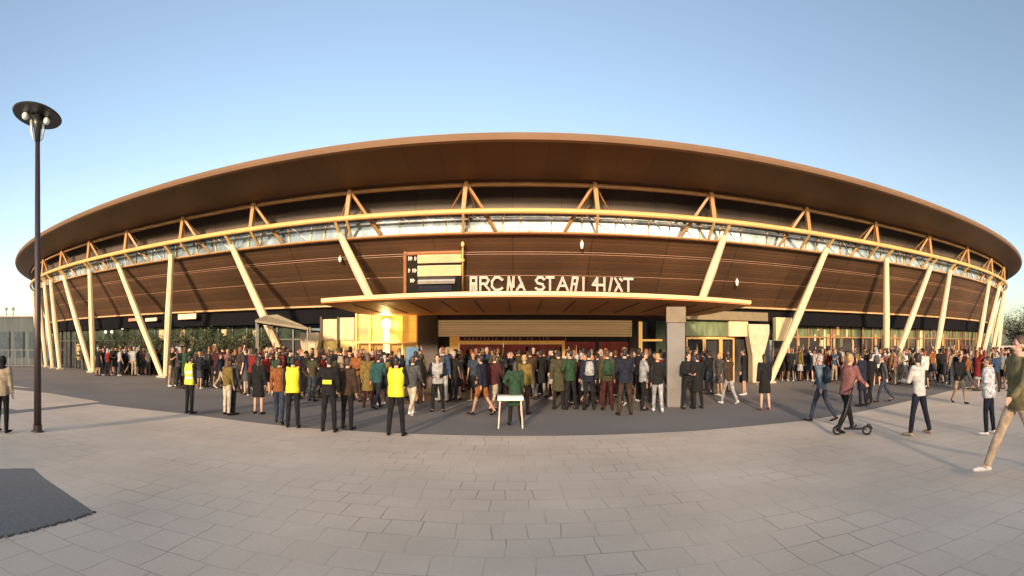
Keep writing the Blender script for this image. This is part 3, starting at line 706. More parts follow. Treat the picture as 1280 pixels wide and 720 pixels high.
# ------------------------------------------------------------------ people
def remesh(mb, voxel, smooth=4):
    me = bpy.data.meshes.new('tmp'); me.from_pydata(mb.v, [], mb.f); me.update()
    bm = bmesh.new(); bm.from_mesh(me); bmesh.ops.recalc_face_normals(bm, faces=bm.faces); bm.to_mesh(me); bm.free()
    o = bpy.data.objects.new('tmp', me); COL.objects.link(o)
    m = o.modifiers.new('r', 'REMESH'); m.mode = 'VOXEL'; m.voxel_size = voxel
    if smooth: m2 = o.modifiers.new('s', 'SMOOTH'); m2.iterations = smooth; m2.factor = .5
    bpy.context.view_layer.update()
    ev = o.evaluated_get(bpy.context.evaluated_depsgraph_get()); e = ev.to_mesh()
    vs = [tuple(v.co) for v in e.vertices]; fs = [tuple(p.vertices) for p in e.polygons]
    ev.to_mesh_clear(); bpy.data.objects.remove(o); bpy.data.meshes.remove(me); return vs, fs
def skel(p):
    """p: lean, legs (swing, knee, out), arms (swing, elbow, out, inward) in degrees; returns joints, feet on z=0"""
    J = {}; lean = R(p.get('lean', 2)); hipz = .93
    def T(x, y, z): return Vector((x, y*math.cos(lean)+z*math.sin(lean), z*math.cos(lean)-y*math.sin(lean)))
    pel = Vector((0,0,hipz)); J['pel'] = pel
    for k, z in (('waist',.17),('chest',.36),('neck',.55),('headb',.60),('head',.70)): J[k] = pel+T(0, 0 if k != 'head' else .015, z)
    for sd, sx in (('l',-1),('r',1)):
        sw, kn, out = p['leg'+sd]; sw = R(sw); kn = R(kn); out = R(out)
        hp = pel+Vector((sx*.09,0,-.01)); d = Vector((sx*math.sin(out), math.sin(sw), -math.cos(sw))).normalized(); k = hp+d*.43
        a = sw-kn; d2 = Vector((sx*math.sin(out)*.6, math.sin(a), -math.cos(a))).normalized(); an = k+d2*.42
        ft = R(p.get('foot'+sd, 0)); tip = an+Vector((sx*.03, math.cos(ft)*.17, -.045+math.sin(ft)*.17)); heel = an+Vector((0,-.05*math.cos(ft),-.05-.05*math.sin(ft)))
        J['hip'+sd], J['knee'+sd], J['ank'+sd], J['toe'+sd], J['heel'+sd] = hp, k, an, tip, heel
        sw, el, out, inw = p['arm'+sd]; sw = R(sw); el = R(el); out = R(out); inw = R(inw)
        sh = pel+T(sx*.185*p.get('wide',1), 0, .49); d = Vector((sx*math.sin(out), math.sin(sw)*math.cos(out), -math.cos(sw)*math.cos(out))).normalized(); e = sh+d*.29
        a = sw+el; d2 = Vector((sx*(math.sin(out)*.4-math.sin(inw)), math.sin(a)*math.cos(inw), -math.cos(a)*math.cos(inw))).normalized(); wr = e+d2*.255
        J['sh'+sd], J['el'+sd], J['wr'+sd], J['hd'+sd] = sh, e, wr, d2
    lo = min(J['ankl'].z, J['ankr'].z, J['toel'].z+.045, J['toer'].z+.045)-.085
    for k in J:
        if not k.startswith('hd'): J[k] = J[k]-Vector((0,0,lo))
    return J
def hand(mb, w, d, sx, s=1.):
    side = Vector((0,1,0)); side = (side-d*side.dot(d)).normalized(); nn = d.cross(side)
    mb.tube([w-d*.01, w+d*.03, w+d*.085], [(.024,.018),(.036,.016),(.038,.013)], 10, side=side)
    for i, L in enumerate((.062,.072,.068,.052)):
        b = w+d*.075+side*(.027-.018*i); c1 = (d+nn*.25*sx).normalized(); c2 = (d+nn*.8*sx).normalized()
        mb.tube([b, b+c1*L*.5, b+c1*L*.5+c2*L*.5], [.0095,.009,.0075], 6)
    b = w+d*.025+side*.025; td = (d+side*.9).normalized(); mb.tube([b, b+td*.035, b+td*.035+d*.03], [.013,.011,.009], 6)
def torso(mb, J, k, top=.0, hem=-.06, wide=1.):
    P_ = J['pel']; C = J['neck']-P_; up = C.normalized()
    zs = [(hem,(.165,.118)),(.03,(.168,.118)),(.15,(.148,.105)),(.30,(.172,.118)),(.42,(.185,.115)),(.50,(.165,.095)),(.545,(.09,.075))]
    mb.tube([P_+up*z for z, r in zs], [(r[0]*wide+k, r[1]+k) for z, r in zs], 20, side=(1,0,0))
def make_body(J, p):
    mb = MB(); torso(mb, J, -.022, wide=p.get('wide',1))
    mb.tube([J['neck']-Vector((0,0,.05)), J['headb']+Vector((0,.008,.02))], [.06,.052], 12)
    h = J['head']; hy = Matrix.Rotation(R(p.get('headyaw',0)), 3, 'Z') @ Matrix.Rotation(R(-p.get('headpitch',0)), 3, 'X')
    mb.ell(h+Vector((0,-.01,.02)), (.074,.094,.098), hy)
    mb.ell(h+hy@Vector((0,.022,-.045)), (.054,.064,.070), hy)
    mb.tube([h+hy@Vector((0,.085,.005)), h+hy@Vector((0,.108,-.03)), h+hy@Vector((0,.085,-.038))], [.009,.015,.012], 7)
    mb.ell(h+hy@Vector((0,.082,-.062)), (.022,.010,.007), hy); mb.ell(h+hy@Vector((0,.07,-.095)), (.02,.018,.014), hy)
    for sx in (-1, 1): mb.ell(h+hy@Vector((sx*.076,-.005,-.01)), (.012,.02,.032), hy); mb.ell(h+hy@Vector((sx*.03,.078,.022)), (.02,.012,.008), hy)
    for s, sx in (('l',-1),('r',1)):
        mb.tube([J['sh'+s], J['sh'+s]+(J['el'+s]-J['sh'+s])*.4, J['el'+s], J['el'+s]+(J['wr'+s]-J['el'+s])*.3, J['wr'+s]], [.045,.044,.036,.037,.024], 10)
        hand(mb, J['wr'+s], J['hd'+s], sx)
        mb.tube([J['hip'+s], J['hip'+s]+(J['knee'+s]-J['hip'+s])*.35, J['knee'+s], J['knee'+s]+(J['ank'+s]-J['knee'+s])*.3, J['ank'+s]], [.078,.076,.050,.053,.034], 12)
        mb.tube([J['heel'+s]+Vector((0,0,.01)), J['ank'+s]+Vector((0,.03,-.03)), J['toe'+s]], [.028,.036,.022], 8)
    vs, fs = remesh(mb, .0085 if p.get('fine') else .011, 2); return vs, fs, [h+hy@Vector((sx*.03,.081,.012)) for sx in (-1,1)], hy
def make_top(J, kind, p):
    mb = MB(); hem = {'jacket':-.10,'shirt':-.07,'coat':-.38,'tee':-.07,'vest':-.08,'puffer':-.12}[kind]; k = {'jacket':.02,'shirt':.006,'coat':.024,'tee':.008,'vest':.034,'puffer':.05}[kind]
    torso(mb, J, k, hem=hem if kind != 'coat' else -.05, wide=p.get('wide',1))
    if kind == 'coat':
        P_ = J['pel']; mb.tube([P_+Vector((0,0,.06)), P_-Vector((0,0,.15)), P_-Vector((0,0,.4))], [(.185,.14),(.20,.16),(.225,.18)], 18, side=(1,0,0))
    mb.tube([J['neck']-Vector((0,0,.04)), J['neck']+Vector((0,0,.015))], [.085,.066 if kind != 'coat' else .08], 12)
    for s in 'lr':
        A, B, C = J['sh'+s], J['el'+s], J['wr'+s]; e = k
        if kind != 'vest': mb.ell(A, (.068+e*.6,)*3)
        if kind == 'tee': mb.tube([A, A+(B-A)*.75], [.06+e,.055+e], 10)
        elif kind == 'vest': mb.tube([A+(J['neck']-A)*.5, A+(J['neck']-A)*.12], [.05+e*.5,.055+e*.8], 10)
        else: mb.tube([A, A+(B-A)*.5, B, B+(C-B)*.5, C+(C-B)*.02], [.056+e,.052+e,.045+e*.8,.042+e*.7,.034+e*.6], 10)
    return remesh(mb, .017, 5)
def make_bottom(J, kind, p):
    mb = MB(); P_ = J['pel']
    mb.tube([P_+Vector((0,0,.09)), P_+Vector((0,0,.0)), P_-Vector((0,0,.09))], [(.155,.112),(.172,.125),(.15,.12)], 18, side=(1,0,0))
    if kind == 'skirt':
        f = (J['kneel']+J['kneer'])/2-P_; mb.tube([P_, P_+f*.5, P_+f*.95], [(.17,.13),(.20,.16),(.23,.19)], 20, side=(1,0,0)); return remesh(mb, .017, 4)
    for s in 'lr':
        A, B, C = J['hip'+s], J['knee'+s], J['ank'+s]
        if kind == 'shorts': mb.tube([A-Vector((0,0,.02)), A+(B-A)*.4, A+(B-A)*.9], [.095,.095,.082], 12)
        else:
            b = p.get('baggy', 0); mb.tube([A-Vector((0,0,.02)), A+(B-A)*.4, B, B+(C-B)*.4, B+(C-B)*.9, C-Vector((0,0,.02))], [.096,.09+b,.066+b,.066+b,.056+b,.056+b], 12)
    return remesh(mb, .017, 4)
def make_shoe(J, s, ln=None):
    mb = MB(); h, a, t = J['heel'+s], J['ank'+s], J['toe'+s]; z = Vector((0,0,1))
    mb.tube([h-Vector((0,.01,.0)), h*.6+t*.4, t*.85+h*.15, t+Vector((0,.05,-.004))], [(.034,.036),(.042,.036),(.048,.032),(.028,.018)], 12, side=(1,0,0))
    mb.tube([a, h*.8+t*.2], [.042,.045], 10); return remesh(mb, .012, 2)
def make_hair(J, kind, p, hy):
    mb = MB(); h = J['head']
    mb.ell(h+hy@Vector((0,-.022,.035)), (.085,.098,.095), hy)
    mb.ell(h+hy@Vector((0,-.05,-.02)), (.075,.062,.07), hy)
    if kind == 'long': mb.tube([h+Vector((0,-.05,.03)), h+Vector((0,-.075,-.10)), h+Vector((0,-.10,-.26))], [(.085,.055),(.09,.05),(.06,.025)], 12, side=(1,0,0))
    if kind == 'bun': mb.ell(h+hy@Vector((0,-.11,.08)), (.045,.045,.045))
    if kind == 'cap': mb.add([], []); mb.box(h+hy@Vector((0,.10,.055)), (.12,.09,.012)); mb.ell(h+hy@Vector((0,-.005,.05)), (.088,.104,.08), hy)
    if kind == 'hood': mb.ell(h+Vector((0,-.03,.0)), (.105,.115,.135)); mb.ell(h+Vector((0,-.06,-.14)), (.11,.09,.07))
    return remesh(mb, .014, 2)
def make_pack(J, w=1.):
    mb = MB(); up = (J['neck']-J['pel']).normalized(); c = J['pel']+up*.30+Vector((0,-.20,0))
    mb.tube([c-up*.21, c-up*.19, c, c+up*.17, c+up*.22], [(.10,.05),(.145*w,.085),(.15*w,.095),(.125*w,.075),(.07,.04)], 16, side=(1,0,0))
    mb.ell(c+Vector((0,-.09,-.07)), (.10,.04,.09))
    for sx in (-1, 1): mb.tube([c+up*.15+Vector((sx*.09,.05,0)), J['neck']+Vector((sx*.10,-.02,.0)), J['neck']+Vector((sx*.12,.10,-.10)), c+Vector((sx*.15,.28,-.08)), c+Vector((sx*.16,.1,-.15))], .018, 6)
    return remesh(mb, .014, 3)
def make_bag(J):
    mb = MB(); c = J['wrr']+Vector((.02,0,-.30)); mb.box(c, (.09,.26,.28)); mb.tube([c+Vector((0,-.08,.13)), J['wrr']-Vector((0,0,.07)), c+Vector((0,.08,.13))], .01, 6); return remesh(mb, .014, 2)

POSES = {
 'stand': dict(legl=(2,4,4), legr=(-2,4,5), arml=(4,12,8,2), armr=(0,14,9,2)),
 'phone': dict(legl=(4,8,5), legr=(-3,3,4), arml=(6,22,9,10), armr=(28,100,8,30), headpitch=-18, lean=1),
 'clasp': dict(legl=(0,3,8), legr=(0,3,8), arml=(14,62,14,42), armr=(14,62,14,42), wide=1.06),
 'hips': dict(legl=(5,9,6), legr=(-4,2,7), arml=(-14,70,32,45), armr=(6,18,8,4), headyaw=25),
 'walk': dict(legl=(24,8,1), legr=(-16,24,1), arml=(-20,14,6,2), armr=(22,24,6,2), lean=5, footr=-28),
 'stride': dict(legl=(-24,20,2), legr=(32,3,2), arml=(24,30,7,2), armr=(-26,12,8,2), lean=-3, footl=-35),
 'wave': dict(legl=(3,6,4), legr=(-3,4,4), arml=(4,16,8,3), armr=(120,50,14,5), lean=0, headpitch=8),
 'push': dict(legl=(30,10,2), legr=(-20,22,2), arml=(34,30,4,6), armr=(34,30,4,6), lean=12, footr=-30, headpitch=-10),
 'wide': dict(legl=(6,2,14), legr=(-6,6,14), arml=(20,70,12,20), armr=(14,80,14,25), lean=4, headyaw=-20),
}
PC = {}
def piece(pose, what, kind=None):
    key = (pose, what, kind)
    if key in PC: return PC[key]
    p = POSES[pose]
    if (pose,'J') not in PC: PC[(pose,'J')] = skel(p)
    J = PC[(pose,'J')]
    if what == 'body': r = make_body(J, p)
    elif what == 'top': r = make_top(J, kind, p)
    elif what == 'bottom': r = make_bottom(J, kind, p)
    elif what == 'shoe': r = make_shoe(J, kind)
    elif what == 'hair': r = make_hair(J, kind, p, piece(pose, 'body')[3])
    elif what == 'pack': r = make_pack(J)
    elif what == 'bag': r = make_bag(J)
    PC[key] = r; return r
def cloth(name, col, **k):
    return mat(name, col, .9, var=.38, scale=9, bump=.9, bscale=11, spec=.2, **k)
CC = {'black':(.018,.018,.02),'navy':(.022,.03,.065),'grey':(.16,.16,.165),'light grey':(.42,.42,.42),'white':(.70,.68,.64),'red':(.42,.035,.03),'pink':(.52,.22,.21),
      'green':(.045,.13,.06),'olive':(.12,.11,.05),'beige':(.45,.35,.24),'brown':(.11,.06,.035),'blue':(.06,.13,.28),'light blue':(.26,.36,.46),'orange':(.55,.19,.05),
      'yellow':(.85,.68,.02),'maroon':(.13,.02,.025),'denim':(.07,.10,.16),'cream':(.66,.56,.42),'mustard':(.40,.27,.06),'teal':(.04,.16,.16)}
SK = {'light':(.50,.30,.21),'tan':(.34,.19,.12),'brown':(.16,.085,.05)}
HC = {'dark':(.014,.011,.009),'brown':(.06,.032,.018),'blond':(.32,.21,.10),'grey':(.28,.27,.26),'ginger':(.22,.075,.025)}
def cm(c): return cloth(c.replace(' ','_')+'_cloth', tuple(v*(.62 if c in ('white','light grey','cream','beige') else .32)+.006 for v in CC[c]))
def skm(c): return mat(c+'_skin', SK[c], .55, var=.06, scale=6)
def hm(c): return mat(c+'_hair', HC[c], .6, var=.3, scale=30)
def mesh_of(name, vs, fs, m):
    me = bpy.data.meshes.new(name); me.from_pydata(vs, [], fs); me.materials.append(m)
    me.polygons.foreach_set('use_smooth', [True]*len(fs)); me.update(); return me
MC = {}
def shared(pose, what, kind=None):
    key = (pose, what, kind)
    if key not in MC:
        r = piece(pose, what, kind); vs, fs = r[0], r[1]
        me = mesh_of(what, vs, fs, skm('light'))
        if what == 'body':
            e = MB(); [e.ell(q, (.012,.008,.008), nu=8, nv=6) for q in r[2]]
            vs2 = list(vs)+e.v; fs2 = list(fs)+[tuple(i+len(vs) for i in f) for f in e.f]
            me = mesh_of(what, vs2, fs2, skm('light')); me.materials.append(mat('dark_eye', (.03,.02,.02), .2))
            for i in range(len(fs), len(fs2)): me.polygons[i].material_index = 1
        MC[key] = me
    return MC[key]
def obj_of(me, name, m, parent=None):
    o = bpy.data.objects.new(name, me); COL.objects.link(o)
    o.material_slots[0].link = 'OBJECT'; o.material_slots[0].material = m
    if parent: o.parent = parent
    return o
def person(px, py, pose, face, label, top, bottom, hair, skin='light', shoes='black', pack=None, bag=None, scale=1., group=None, band=None, loc=None):
    """face: heading in degrees, 0 looks away from the camera (+y), 90 looks to +x"""
    x, y = loc or at(px, py)
    b = obj_of(shared(pose, 'body'), 'person', skm(skin)); b.location = (x, y, .008); b.rotation_euler.z = R(-face); b.scale = (scale*.87, scale*.87, scale*.955)
    tag(b, label, 'person', group)
    obj_of(shared(pose, 'top', top[0]), {'tee':'shirt'}.get(top[0], top[0]), cm(top[1]) if isinstance(top[1], str) else top[1], b)
    if len(top) > 2: obj_of(shared(pose, 'top', top[2]), top[2], top[3] if not isinstance(top[3], str) else cm(top[3]), b)
    bt = obj_of(shared(pose, 'bottom', bottom[0]), bottom[0], cm(bottom[1]) if isinstance(bottom[1], str) else bottom[1], b)
    if hair: obj_of(shared(pose, 'hair', hair[0]), 'hair' if hair[0] not in ('cap','hood') else hair[0], hm(hair[1]) if hair[1] in HC else cm(hair[1]), b)
    for s in 'lr': obj_of(shared(pose, 'shoe', s), 'shoe', mat('white_leather', (.75,.72,.66), .5) if shoes == 'white' else cm(shoes), b)
    if pack: obj_of(shared(pose, 'pack'), 'backpack', cm(pack), b)
    if bag: obj_of(shared(pose, 'bag'), 'handbag', cm(bag), b)
    return b
hv = mat('yellow_safety_vest', (.62,.52,.012), .6, var=.08, scale=6, bump=.3, bscale=12)
silver = mat('silver_quilted_cloth', (.42,.42,.43), .45, var=.75, scale=16, bump=.6, bscale=12)
def vest_stripes():
    m = mat('striped_safety_vest', (.55,.50,.04), .6, var=.08, scale=6); nt, b = nodes_of(m)
    tc = nt.nodes.new('ShaderNodeTexCoord'); sx = nt.nodes.new('ShaderNodeSeparateXYZ'); nt.links.new(tc.outputs['Object'], sx.inputs[0])
    g = M_(nt, 'MAXIMUM', M_(nt, 'COMPARE', sx.outputs['Z'], 1.08, .03), M_(nt, 'COMPARE', sx.outputs['Z'], 1.24, .03))
    mx = nt.nodes.new('ShaderNodeMix'); mx.data_type = 'RGBA'; mx.inputs['B'].default_value = (.6,.6,.58,1); nt.links.new(g, mx.inputs['Factor'])
    nt.links.new(b.inputs['Base Color'].links[0].from_socket, mx.inputs['A']); nt.links.new(mx.outputs['Result'], b.inputs['Base Color']); return m
hvs = vest_stripes()
GS = 'safety stewards in yellow vests along the paving edge'
person(237,517,'stand',10,'steward in striped yellow vest standing alone nearest the left column pair',('jacket','black','vest',hvs),('trousers','black'),('short','dark'),scale=.97,group=GS)
person(366,535,'stand',-15,'steward in bright yellow vest with arms down, left of the black jacketed pair',('jacket','black','vest',hv),('trousers','black'),('short','dark'),scale=.98,group=GS)
person(495,545,'clasp',5,'steward in bright yellow vest, nearest the paving edge below the golden sun reflection',('jacket','black','vest',hv),('trousers','black'),('short','dark'),scale=1.0,group=GS)
gd = person(411,540,'hips',-5,'steward in black jacket with a yellow back patch, standing at the paving edge',('jacket','black'),('trousers','black'),('short','dark'),scale=1.0)
mb = MB(); mb.box((0,-.165,1.16), (.24,.03,.10)); mb.build('back_patch', hv, gd, bevel=.01)
person(434,537,'stand',12,'person in dark brown jacket and black trousers right of the patched steward',('jacket','brown'),('trousers','black'),('short','brown'),scale=.97)
b = person(291,518,'hips',30,'person in grey jacket and black trousers holding an orange and cream bag',('jacket','grey'),('trousers','black'),('short','dark'),scale=.95)
person(284,519,'stand',20,'person in orange coat with cream trousers close beside the grey jacketed one',('shirt','mustard'),('trousers','cream'),('long','brown'),scale=.93)
person(323,518,'stand',0,'person in long black coat with bare calves, back to the camera',('coat','black'),('skirt','black'),('long','dark'),scale=.95)
person(349,531,'walk',-20,'person in orange shirt and denim trousers just left of the yellow vest steward',('shirt','orange'),('trousers','denim'),('short','dark'),skin='tan',scale=.98)
person(460,510,'stand',-10,'person in yellow coat with maroon trousers below the yellow lit panel',('coat','mustard'),('trousers','maroon'),('long','brown'),scale=1.)
person(472,512,'walk',20,'person in teal jacket and navy trousers behind the nearest steward',('jacket','teal'),('trousers','navy'),('short','dark'),scale=1.)
person(515,520,'walk',15,'person in grey jacket and cream trousers walking right of the nearest steward',('jacket','grey'),('trousers','cream'),('short','brown'),scale=.98,shoes='white')
person(547,515,'clasp',180,'steward facing the camera in a pale vest over black clothes',('jacket','black','vest',cm('light grey')),('trousers','black'),('short','dark'),scale=.98)
person(603,520,'walk',-60,'person in dark jacket and orange shorts walking left of the folding table',('jacket','navy'),('shorts','orange'),('short','dark'),scale=1.,skin='tan')
person(617,516,'walk',30,'person in maroon jacket and beige shorts beside the orange shorts walker',('jacket','maroon'),('shorts','beige'),('short','brown'),scale=1.)
person(644,532,'hips',-10,'person in green coat and black trousers standing behind the white table',('coat','green'),('trousers','black'),('long','dark'),scale=.92)
person(655,518,'stand',25,'person in mustard jacket and brown trousers right of the white table',('jacket','mustard'),('trousers','brown'),('short','blond'),scale=.98)
person(698,512,'stand',0,'person in olive coat and black trousers at the left of the queue group',('coat','olive'),('trousers','black'),('short','dark'),scale=1.05)
person(713,512,'hips',-30,'person in green jacket and black trousers in the queue group',('jacket','green'),('trousers','black'),('short','dark'),scale=1.05)
person(736,513,'stand',0,'person carrying a pale grey backpack over a navy jacket',('jacket','navy'),('trousers','black'),('short','dark'),pack='light grey',scale=1.03)
person(759,513,'stand',5,'person carrying a pale green backpack over an olive jacket',('jacket','olive'),('trousers','maroon'),('short','brown'),pack='green',scale=1.05)
person(781,519,'clasp',-5,'tall person in navy jacket and brown trousers beside the green backpack',('jacket','navy'),('trousers','brown'),('short','dark'),scale=1.08)
person(804,513,'phone',90,'person in white jacket and black trousers looking at a phone left of the concrete pillar',('jacket','light grey'),('trousers','black'),('bun','dark'),scale=1.02)
person(822,516,'walk',10,'person in black jacket and light grey trousers next to the concrete pillar',('jacket','black'),('trousers','light grey'),('short','blond'),scale=1.02,shoes='white')
person(860,511,'clasp',170,'person in black jacket facing the camera just right of the concrete pillar',('jacket','black'),('trousers','black'),('short','brown'),scale=1.)
person(872,511,'stand',-10,'person in black coat and black trousers, second right of the concrete pillar',('coat','black'),('trousers','black'),('short','dark'),scale=.98)
person(911,506,'walk',-15,'person in brown jacket and pale trousers walking towards the gold doors',('jacket','brown'),('trousers','light grey'),('short','dark'),scale=.98,shoes='white')
person(956,513,'stand',0,'woman in short black dress with bare legs near the right leaning column foot',('coat','black'),('shorts','black'),('long','dark'),scale=.98,shoes='pink')
person(1027,528,'walk',-30,'person in light blue jacket and denim trousers walking away at the paving edge',('jacket','light blue'),('trousers','denim'),('short','grey'),pack='denim',scale=1.02)
person(1058,541,'push',75,'person in pink jacket and black trousers pushing a kick scooter',('jacket','pink'),('trousers','black'),('short','blond'),scale=1.07)
person(1078,508,'stand',-20,'person in navy coat with a pale shirt behind the scooter pusher',('coat','navy'),('trousers','navy'),('short','dark'),scale=1.)
person(1087,506,'walk',70,'person in black jacket and black trousers walking right behind the scooter',('jacket','black'),('trousers','black'),('short','dark'),scale=1.)
person(1105,503,'walk',-60,'person in dark grey jacket with denim trousers near the right column pair',('jacket','grey'),('trousers','denim'),('short','brown'),scale=.95)
person(1149,544,'wide',-12,'person in white jacket and navy trousers standing with legs apart',('jacket','white'),('trousers','navy'),('short','dark'),scale=1.05,shoes='beige')
person(1199,505,'walk',200,'person in black jacket and tan shorts in the distance between white and silver jackets',('jacket','black'),('shorts','beige'),('short','dark'),scale=.98,skin='tan')
person(1236,543,'hips',-20,'person in silver puffer jacket and navy trousers beside the striding man',('puffer',silver),('trousers','navy'),('short','brown'),scale=1.0,shoes='white')
person(1266,513,'stand',0,'person in grey jacket half hidden behind the olive jacketed man',('jacket','grey'),('trousers','grey'),('short','dark'),scale=1.05)
person(0,0,'stride',-75,'big striding man in olive jacket, beige trousers and white shoes at the right frame edge',('jacket',cloth('olive_green_cloth', (.16,.14,.07))),('trousers',cloth('pale_beige_cloth', (.50,.37,.25))),('short','brown'),scale=1.27,shoes='white',loc=ray(1272,7.9))
person(3,541,'stand',-25,'person in beige jacket and black trousers at the left frame edge beside the street lamp',('jacket','beige'),('trousers','black'),('hood','black'),scale=1.0)

# the crowd further off: one mesh per figure, clothes in slots of their own
def figure(pose, top, bottom, hair, extra):
    key = ('fig', pose, top, bottom, hair, extra)
    if key in MC: return MC[key]
    vs = []; fs = []; mi = []
    parts = [('body',None,0),('hair',hair,1),('top',top,2),('bottom',bottom,3),('shoe','l',4),('shoe','r',4)]
    if extra: parts.append((extra,None,5))
    for what, kind, slot in parts:
        r = piece(pose, what, kind); o = len(vs); vs += r[0]; fs += [tuple(i+o for i in f) for f in r[1]]; mi += [slot]*len(r[1])
    me = mesh_of('person', vs, fs, skm('light'))
    for i in range(5): me.materials.append(skm('light'))
    me.polygons.foreach_set('material_index', mi); MC[key] = me; return me
rn = random.Random(77); crowd = []
taken = [tuple(at(px,py)) for px, py in ((237,517),(366,535),(411,540))]
used = set()
POOL = [(rn.choice(['stand','phone','hips','walk','clasp','wave','stand','stride']), rn.choice(['jacket','coat','shirt','tee']), rn.choice(['trousers']*5+['shorts','skirt']), rn.choice(['short','short','long','cap','bun']), rn.choice([None,None,None,'pack','bag'])) for _ in range(64)]
TW = {'jacket':'jacket','coat':'coat','tee':'t-shirt','shirt':'shirt'}
zones = [ # x range, foot row range, count, where, bright palette share
 (122,196,463,470,44,'by left column pair','L'),
 (214,300,470,487,48,'right of vertical column','L'),
 (300,362,472,496,38,'below market tent','L'),
 (366,445,474,503,34,'at cream blinds','L'),
 (445,530,478,506,28,'at yellow panel','Y'),
 (550,630,481,503,34,'doorway left half','D'),
 (630,700,481,500,28,'doorway right half','D'),
 (696,790,484,508,34,'at dark doorway','D'),
 (792,832,486,506,10,'left of pillar','D'),
 (858,930,480,496,12,'at gold doors','D'),
 (972,1048,470,477,26,'at right glass wall','R'),
 (1050,1128,466,482,32,'by right column pair','R'),
 (1128,1186,462,486,22,'past right column pair','R'),
 (1186,1276,458,490,34,'at right end columns','R')]
pal = {'L':['black','black','navy','grey','red','red','green','brown','maroon','pink','light grey','olive','denim'],
       'Y':['black','brown','navy','mustard','red','pink','white','teal','orange','maroon'],
       'D':['black','black','navy','grey','maroon','red','brown','denim','blue','olive','black','white'],
       'R':['black','white','orange','red','brown','light grey','navy','beige','pink','blue','mustard']}
tops = ['jacket','coat','shirt','tee']; cposes = ['stand','phone','hips','walk','clasp','wave','stand','stride']
for x0, x1, y0, y1, cnt, where, pk in zones:
    k = 0; tries = 0
    while k < cnt and tries < 4000:
        tries += 1
        px, py = rn.uniform(x0,x1), rn.uniform(y0,y1); x, y = at(px, py)
        if any((x-a)**2+(y-b)**2 < .16 for a, b in taken): continue
        # keep clear of the facade
        so = sp(px, OF); lim = rho(so, 7.5 if not 440 < px < 840 else 5.6+2.0)
        if math.hypot(x, y) > lim-.3: continue
        pose, t, bt, h, ex = rn.choice(POOL); tc_ = rn.choice(pal[pk]); bc = rn.choice(['black','navy','grey','denim','brown','beige','light grey','black'])
        hc_ = rn.choice(['dark','dark','brown','blond','grey','ginger'])
        key = (t, tc_, bc, bt, h if h == 'cap' else hc_+h, where)
        if key in used: continue
        if ex and pose in ('wave','clasp','phone','stride'): pose = 'stand'
        if bt == 'skirt' and pose in ('walk','stride'): pose = 'stand'
        used.add(key); taken.append((x,y)); k += 1
        ec = rn.choice(['black','grey','green','navy','red','beige'])
        hw = 'black cap' if h == 'cap' else {'short':'short ','long':'long ','bun':'bunned '}[h]+hc_+' hair'
        lab = f"person in {tc_} {TW[t]}, {bc} {bt}, {hw}, {where}"; exs = ec+(' backpack' if ex == 'pack' else ' bag') if ex else ''
        if ex and len((lab+' '+exs).split()) <= 16: lab = lab.replace(', '+where, f', {exs}, {where}')
        fa = rn.choice([0,0,0,10,-15,30,-40,90,-90,170,200,25]); tow = math.degrees(math.atan2(-x, 21-y)) if pk == 'D' else 0
        sc_ = rn.uniform(.93,1.08)
        ms = (skm(rn.choice(['light','light','tan','brown'])), hm(hc_) if h != 'cap' else cm('black'), cm(tc_), cm(bc), cm(rn.choice(['black','white','brown'])), cm(ec))
        crowd.append((math.hypot(x,y), (pose, t, bt, h, ex), x, y, R(-(fa+tow*.3)), sc_, ms, lab))
crowd.sort(key=lambda c: c[0])
LIMIT = 258
for dist, fk, x, y, rz_, sc_, ms, lab in crowd[:LIMIT]:
    o = bpy.data.objects.new('person', figure(*fk)); COL.objects.link(o)
    o.location = (x, y, 0); o.rotation_euler.z = rz_; o.scale = (sc_*.87,sc_*.87,sc_*.97)
    for sl_, m in zip(o.material_slots, ms): sl_.link = 'OBJECT'; sl_.material = m
    tag(o, lab, 'person', 'crowd waiting outside the stadium')
# the rows furthest back read as one mass
LOW = {}
def low_figure(fk):
    if fk not in LOW:
        o = bpy.data.objects.new('tmp', figure(*fk)); COL.objects.link(o); m = o.modifiers.new('d', 'DECIMATE'); m.ratio = .12
        bpy.context.view_layer.update(); ev = o.evaluated_get(bpy.context.evaluated_depsgraph_get()); e = ev.to_mesh()
        LOW[fk] = ([v.co.copy() for v in e.vertices], [tuple(p.vertices) for p in e.polygons], [p.material_index for p in e.polygons])
        ev.to_mesh_clear(); bpy.data.objects.remove(o)
    return LOW[fk]
mb = MB(); ml = []
for dist, fk, x, y, rz_, sc_, ms, lab in crowd[LIMIT:]:
    vs, fs, mi = low_figure(fk); T_ = Matrix.Translation((x,y,0)) @ Matrix.Rotation(rz_, 4, 'Z') @ Matrix.Diagonal((sc_*.87,sc_*.87,sc_*.97,1))
    idx = []
    for m in ms:
        if m not in ml: ml.append(m)
        idx.append(ml.index(m))
    o_ = len(mb.v); mb.v += [tuple(T_ @ v) for v in vs]; mb.f += [tuple(i+o_ for i in f) for f in fs]; mb.m += [idx[min(i,5)] for i in mi]
tag(mb.build('crowd', ml, None, True), 'furthest rows of the crowd against the glass walls of the stadium', 'crowd', kind='stuff')

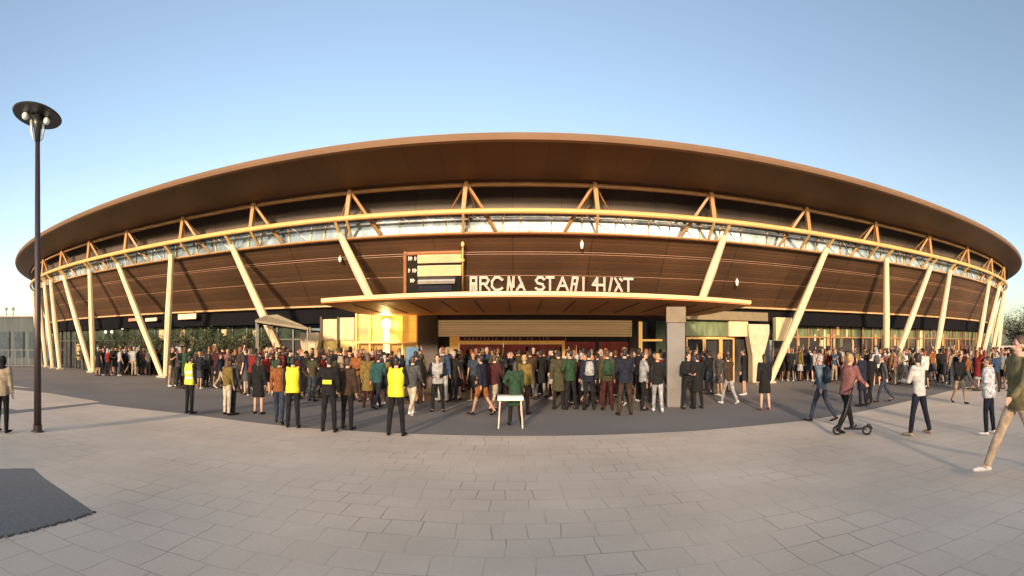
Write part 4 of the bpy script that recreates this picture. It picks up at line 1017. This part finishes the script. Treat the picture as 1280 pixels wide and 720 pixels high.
# unseen building added behind the viewer to cast evening shade over the paving
BH = 11.6
ob = empty('shade_building', (0,-45,0), 'long unseen building added behind the camera to shade the near paving', 'building')
mb = MB(); mb.box((0,-6,BH/2), (170,12,BH)); mb.build('wall', mat('pale_stone_wall', (.42,.37,.31), .8, var=.1, scale=.4), ob)
mb = MB(); mb.box((0,-6,BH+.15), (170.6,12.6,.3)); mb.build('roof', roof_m, ob)
for fl in range(4):
    mb = MB()
    for k in range(40): mb.box((-80+k*4.1,.02,2.2+fl*3.4), (2.2,.1,1.9))
    tag(mb.build('window_row', glass_d, ob), kind='stuff')

# ------------------------------------------------------------------ world, sun, camera
SUN_EL, SUN_AZ = 13., -12.     # the sun stands low behind the camera, a little to its left
w = bpy.data.worlds.new('World'); S.world = w; w.use_nodes = True; nt = w.node_tree
sky = nt.nodes.new('ShaderNodeTexSky'); sky.sky_type = 'NISHITA'; sky.sun_disc = False
sky.sun_elevation = R(SUN_EL); sky.sun_rotation = R(180-SUN_AZ*-1); sky.dust_density = 1.6; sky.air_density = 1.0; sky.ozone_density = .7
hs = nt.nodes.new('ShaderNodeHueSaturation'); hs.inputs['Saturation'].default_value = .93; nt.links.new(sky.outputs[0], hs.inputs['Color']); nt.links.new(hs.outputs[0], nt.nodes['Background'].inputs[0]); nt.nodes['Background'].inputs[1].default_value = .15
l = bpy.data.lights.new('sun', 'SUN'); l.energy = 3.6; l.angle = R(4); l.color = (1.,.74,.50)
lo = bpy.data.objects.new('sun', l); COL.objects.link(lo)
# light travels towards +y and slightly +x
d = Vector((math.sin(R(-SUN_AZ))*math.cos(R(SUN_EL)), math.cos(R(-SUN_AZ))*math.cos(R(SUN_EL)), -math.sin(R(SUN_EL))))
lo.rotation_euler = d.to_track_quat('-Z', 'Y').to_euler()
c = bpy.data.cameras.new('camera'); o = bpy.data.objects.new('camera', c); COL.objects.link(o); S.camera = o
o.location = (0,0,CAMH); o.rotation_euler = (R(90),0,0); c.clip_end = 4000; c.clip_start = .05
c.type = 'PANO'; c.panorama_type = 'CENTRAL_CYLINDRICAL'
c.central_cylindrical_range_u_min = -CX/F; c.central_cylindrical_range_u_max = CX/F
c.central_cylindrical_range_v_min = -(720-HZ)/F; c.central_cylindrical_range_v_max = HZ/F; c.central_cylindrical_radius = 1
S.view_settings.view_transform = 'Standard'; S.view_settings.look = 'None'; S.view_settings.gamma = 1; S.view_settings.exposure = .98
S.cycles.use_denoising = True
